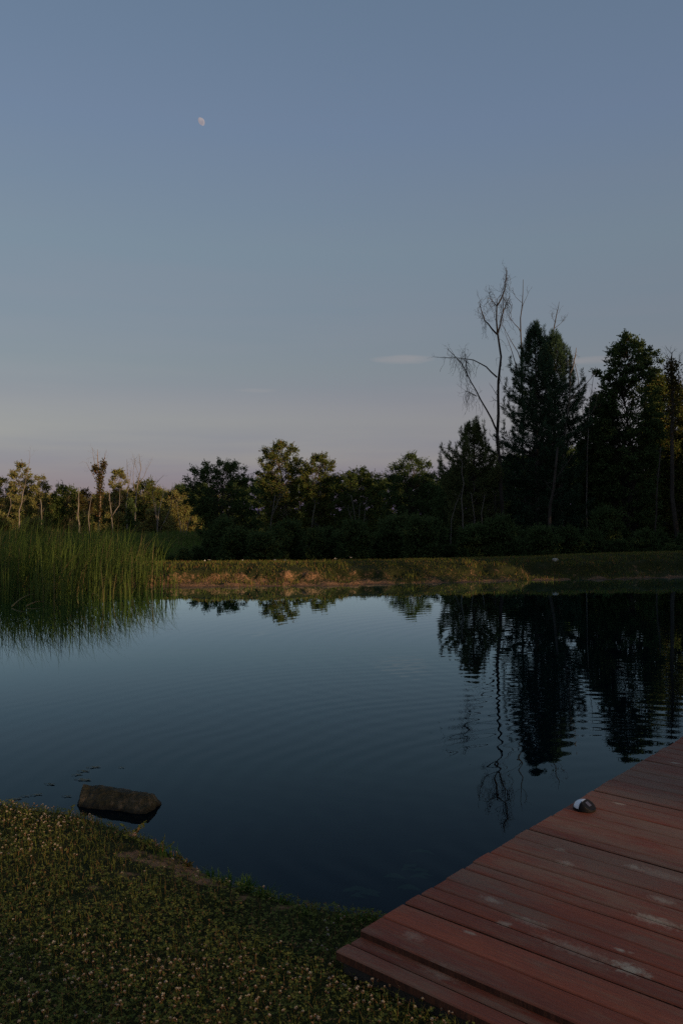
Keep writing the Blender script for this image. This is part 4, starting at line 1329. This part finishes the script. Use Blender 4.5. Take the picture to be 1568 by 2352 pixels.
tuft(560, 2032, 90, .10, 'tallest bright grass tuft at the middle of the near shoreline', spread=.027)
tuft(515, 2012, 70, .085, 'bright grass tuft just left of the tallest tuft')
tuft(606, 2048, 90, .075, 'low bright grass fringe right of the tallest tuft', spread=.03)
tuft(650, 2066, 50, .05, 'short green fringe on the shore right of the bright tufts', spread=.027)
tuft(480, 1996, 50, .06, 'small bright tuft left end of the bright shore grass')
tuft(700, 2098, 40, .05, 'sparse green tuft towards the dock', spread=.027)
tuft(840, 2112, 45, .055, 'bright fringe beside the dock corner', spread=.03)
tuft(782, 2112, 30, .06, 'thin upright tuft two steps left of the dock corner', spread=.027)
tuft(388, 1962, 40, .085, 'leaning green tuft near the rock end of the shore', spread=.04)
tuft(300, 1915, 24, .09, 'bushy leafy weed on the shore in front of the rock', 'clover', .05, True)
tuft(330, 1930, 24, .075, 'second leafy weed right of the bushy shore weed', 'clover', .05, True)
tuft(365, 1945, 18, .09, 'thin leafy weed with tall stems past the rock', 'clover', .03, True)
tuft(150, 1890, 24, .06, 'low leafy weed on the shore left of the rock', 'clover', .06, True)
tuft(60, 1872, 24, .06, 'leafy weed on the shore at the left edge', 'clover', .06, True)
tuft(430, 1975, 16, .06, 'reddish dark weed at the shore between tufts', 'leaf_vine', .03, True)


# ------------------------------------------------------------------ things floating and growing in the pond
def flat_leaf(px, py, L, label, mat, az):
    p = on_plane(px * .5741, py * .5741, .004)
    mb = MB()
    n = 9
    t = np.linspace(0, 1, n); w = .5 * L * .42 * np.sin(t * math.pi) ** .8
    c, s = math.cos(az), math.sin(az)
    pts = []
    for sg in (-1, 1):
        for i in range(n):
            xx = (t[i] - .5) * L; yy = sg * w[i]
            pts.append((xx * c - yy * s, xx * s + yy * c, .003 * math.sin(t[i] * 9) + .004 * abs(sg) * w[i] / L))
    f = [[i, i + 1, n + i + 1, n + i] for i in range(n - 1)]
    mb.add(np.array(pts), f)
    # stalk
    mb.tube([(-.5 * L * c, -.5 * L * s, .001), (-.75 * L * c, -.75 * L * s, 0.0)], .0012, 4)
    o = mb.build('floating_leaf', mat); o.location = p
    tag(o, label, 'leaf', 'leaves floating near the rock')


FL = plain_mat('wet_leaf', (.035, .045, .018), .5, .4, .3, 60)
for (px, py, L, az, lab) in ((382, 3068, .09, .3, 'largest floating leaf, farthest from the bank above the rock'), (341, 3084, .08, .05, 'floating leaf second from the top above the rock'), (315, 3098, .07, .4, 'small slanted floating leaf above the rock'),
                             (339, 3119, .11, -.1, 'broad floating leaf nearest the rock top'), (272, 3185, .06, .1, 'tiny floating leaf left of the rock'), (205, 3137, .07, -.2, 'floating leaf alone in open water left of the rock'),
                             (67, 3195, .08, .3, 'dark floating leaf near the left edge of the water'), (152, 3178, .07, .4, 'floating leaf off the bank between rock and left edge'), (107, 3184, .05, .2, 'pale floating leaf beside the dark one at left'),
                             (490, 3070, .04, 0, 'tiny floating leaf right of the others above the rock')):
    flat_leaf(px, py, L, lab, FL, az)


def pondweed(spots, label):
    mt = M_WEED
    c0 = on_plane(spots[0][0] * .5741, spots[0][1] * .5741, -.05)
    mb = MB()
    for (px, py, L, az) in spots:
        p = on_plane(px * .5741, py * .5741, -.05) - c0
        z = rng.uniform(0, .03)
        n = 7; t = np.linspace(0, 1, n); w = .5 * L * .5 * np.sin(np.clip(t * .9 + .05, 0, 1) * math.pi)
        c, s = math.cos(az), math.sin(az)
        pts = []
        for sg in (-1, 1):
            for i in range(n):
                xx = t[i] * L; yy = sg * w[i]
                pts.append((p[0] + xx * c - yy * s, p[1] + xx * s + yy * c, z + .01 * math.sin(t[i] * 4 + az)))
        mb.add(np.array(pts), [[i, i + 1, n + i + 1, n + i] for i in range(n - 1)])
        mb.tube([p + (0, 0, z), p + (-.03 * c, -.03 * s, z - .06), p + (.02, .03, -.35)], [.003, .003, .002], 4)
    o = mb.build('pond_weed', mt); o.location = c0
    tag(o, label, 'water plant', 'water plants under the surface by the dock')


M_WEED = leaf_mat('weed_leaf', (.26, .26, .12), (.42, .38, .2), trans=.2)
pondweed([(1535, 3515, .12, .0), (1570, 3538, .08, 1.3), (1605, 3495, .1, .5), (1615, 3488, .12, .9), (1650, 3497, .1, .3), (1590, 3560, .12, -.1), (1610, 3575, .1, .2), (1640, 3530, .1, 0), (1670, 3515, .09, .2), (1585, 3530, .07, 2)],
         'cluster of pale oval leaves under the water close to the dock')
pondweed([(1390, 3580, .12, .2), (1410, 3572, .1, .9), (1430, 3590, .12, -.3), (1370, 3590, .09, .4), (1450, 3580, .1, .3), (1400, 3596, .1, -.2)], 'brownish submerged plant clump near the bank, left of the oval leaves')
pondweed([(1655, 3423, .1, .1), (1680, 3424, .08, -.1), (1640, 3428, .06, .4)], 'small pair of leaves just under the surface beyond the oval-leaf cluster')


# ------------------------------------------------------------------ moon
def build_moon():
    D = 1500.0
    v = np.array([(460 - CX) / F, 1.0, -(281 - CY) / F]); v /= np.linalg.norm(v)
    c = v * D + np.array([0, 0, EYE])
    rad = D * math.radians(.56) / 2
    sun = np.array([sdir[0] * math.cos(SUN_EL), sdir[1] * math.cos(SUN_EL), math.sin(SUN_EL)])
    # phase put into the shape: only a glowing cap turned to the sun
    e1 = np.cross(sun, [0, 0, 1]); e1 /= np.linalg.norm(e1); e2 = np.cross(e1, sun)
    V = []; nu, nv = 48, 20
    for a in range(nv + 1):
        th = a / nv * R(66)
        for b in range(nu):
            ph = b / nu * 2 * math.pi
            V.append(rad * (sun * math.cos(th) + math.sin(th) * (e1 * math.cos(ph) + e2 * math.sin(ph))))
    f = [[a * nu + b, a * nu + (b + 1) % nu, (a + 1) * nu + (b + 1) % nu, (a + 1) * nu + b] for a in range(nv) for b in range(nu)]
    mb = MB(); mb.add(np.array(V), f)
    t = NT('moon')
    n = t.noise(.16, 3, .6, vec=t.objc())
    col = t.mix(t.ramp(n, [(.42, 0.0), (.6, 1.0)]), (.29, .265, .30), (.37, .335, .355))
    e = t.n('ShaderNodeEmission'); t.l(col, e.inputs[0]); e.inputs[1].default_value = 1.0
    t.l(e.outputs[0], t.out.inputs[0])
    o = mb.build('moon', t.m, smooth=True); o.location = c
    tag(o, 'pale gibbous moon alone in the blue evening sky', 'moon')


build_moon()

# ------------------------------------------------------------------ sky, sun, camera
w = bpy.data.worlds.new('World'); S.world = w; w.use_nodes = True


class WT(NT):
    def __init__(self):
        self.t = w.node_tree; self.t.nodes.clear()
        self.out = self.n('ShaderNodeOutputWorld')


t = WT()
sky = t.n('ShaderNodeTexSky', sky_type='NISHITA', sun_disc=False)
sky.sun_elevation = SUN_EL; sky.sun_rotation = SUN_AZ
sky.air_density = 1.0; sky.dust_density = 1.0; sky.ozone_density = 1.0
gen = t.n('ShaderNodeTexCoord').outputs['Generated']
sep = t.n('ShaderNodeSeparateXYZ'); t.l(gen, sep.inputs[0])
SKY_STOPS = [(0.0, (.035, .03, .16)), (.04, (.048, .035, .163)), (.0855, (.09, .07, .15)), (.12, (.112, .084, .138)), (.169, (.113, .110, .139)),
             (.235, (.112, .126, .162)), (.302, (.117, .145, .182)), (.42, (.103, .137, .212)), (.527, (.092, .13, .197)), (.8, (.09, .115, .165)), (1.0, (.085, .105, .15))]
z = t.math('MAXIMUM', sep.outputs[2], 0.0)
grad = t.ramp(z, [(p, c) for p, c in SKY_STOPS])
# thin evening cloud: long soft streaks low in the sky
mp = t.n('ShaderNodeMapping'); mp.inputs['Scale'].default_value = (1.0, 1.0, 11.0); t.l(gen, mp.inputs[0])
streak = t.noise(2.4, 4, .5, vec=mp.outputs[0])
band = t.ramp(z, [(.0, .25), (.07, .7), (.115, 1.0), (.15, .35), (.3, .12), (.5, 0.0)])
cl = t.math('MULTIPLY', t.ramp(streak, [(.42, 0.0), (.68, 1.0)]), band)
grad = t.mix(t.math('MULTIPLY', cl, .75), grad, (.175, .14, .165))
# a broad soft bank of high cloud over the far wood
hb = t.math('MULTIPLY', t.ramp(z, [(.085, 0.0), (.108, 1.0), (.125, .85), (.15, 0.0)]), t.ramp(t.noise(1.6, 3, .5, vec=gen, sc=(1, 1, 6)), [(.3, .15), (.6, 1.0)]))
grad = t.mix(t.math('MULTIPLY', hb, .8), grad, (.142, .112, .148))
# two small bright wisps
def wisp(x, z0, sx, sz, amt, g):
    dx = t.math('DIVIDE', t.math('SUBTRACT', sep.outputs[0], x), sx); dz = t.math('DIVIDE', t.math('SUBTRACT', sep.outputs[2], z0), sz)
    r = t.math('ADD', t.math('MULTIPLY', dx, dx), t.math('MULTIPLY', dz, dz))
    r = t.math('ADD', r, t.math('MULTIPLY', t.math('SUBTRACT', t.noise(30, 3, .6, vec=gen, sc=(1, 1, 5)), .5), 1.3))
    return t.mix(t.math('MULTIPLY', t.ramp(r, [(0.0, 1.0), (.9, 0.0)]), amt), g, (.26, .19, .185))
grad = wisp(.074, .181, .042, .006, .46, grad)
grad = wisp(-.1, .145, .03, .003, .16, grad)
grad = wisp(.29, .173, .05, .005, .34, grad)
tot = t.n('ShaderNodeVectorMath', operation='MULTIPLY_ADD')
t.l(sky.outputs[0], tot.inputs[0]); tot.inputs[1].default_value = (NISH * 1.0,) * 3; t.l(grad, tot.inputs[2])
bg = t.n('ShaderNodeBackground'); t.l(tot.outputs[0], bg.inputs[0]); bg.inputs[1].default_value = 1.0
t.l(bg.outputs[0], t.out.inputs[0])

sl = bpy.data.lights.new('sun', 'SUN'); sl.energy = 4.2; sl.angle = R(.6); sl.color = (1.0, .68, .4)
so = bpy.data.objects.new('sun', sl); COL.objects.link(so)
dv = Vector((sdir[0] * math.cos(SUN_EL), sdir[1] * math.cos(SUN_EL), math.sin(SUN_EL)))
so.rotation_euler = dv.to_track_quat('Z', 'Y').to_euler()
so.location = (30, -20, 30)

cam = bpy.data.cameras.new('camera'); co = bpy.data.objects.new('camera', cam); COL.objects.link(co)
cam.sensor_fit = 'VERTICAL'; cam.sensor_height = 22.3; cam.lens = 22.3 * F / 2352
cam.clip_start = .05; cam.clip_end = 4000
co.location = (0, 0, EYE); co.rotation_euler = (R(90), 0, 0)
S.camera = co
S.view_settings.view_transform = 'Standard'; S.view_settings.look = 'None'; S.view_settings.exposure = 0; S.view_settings.gamma = 1
try:
    S.cycles.use_denoising = False
    S.cycles.max_bounces = 6; S.cycles.diffuse_bounces = 3; S.cycles.transparent_max_bounces = 6
    S.cycles.caustics_reflective = False; S.cycles.caustics_refractive = False
except Exception:
    pass
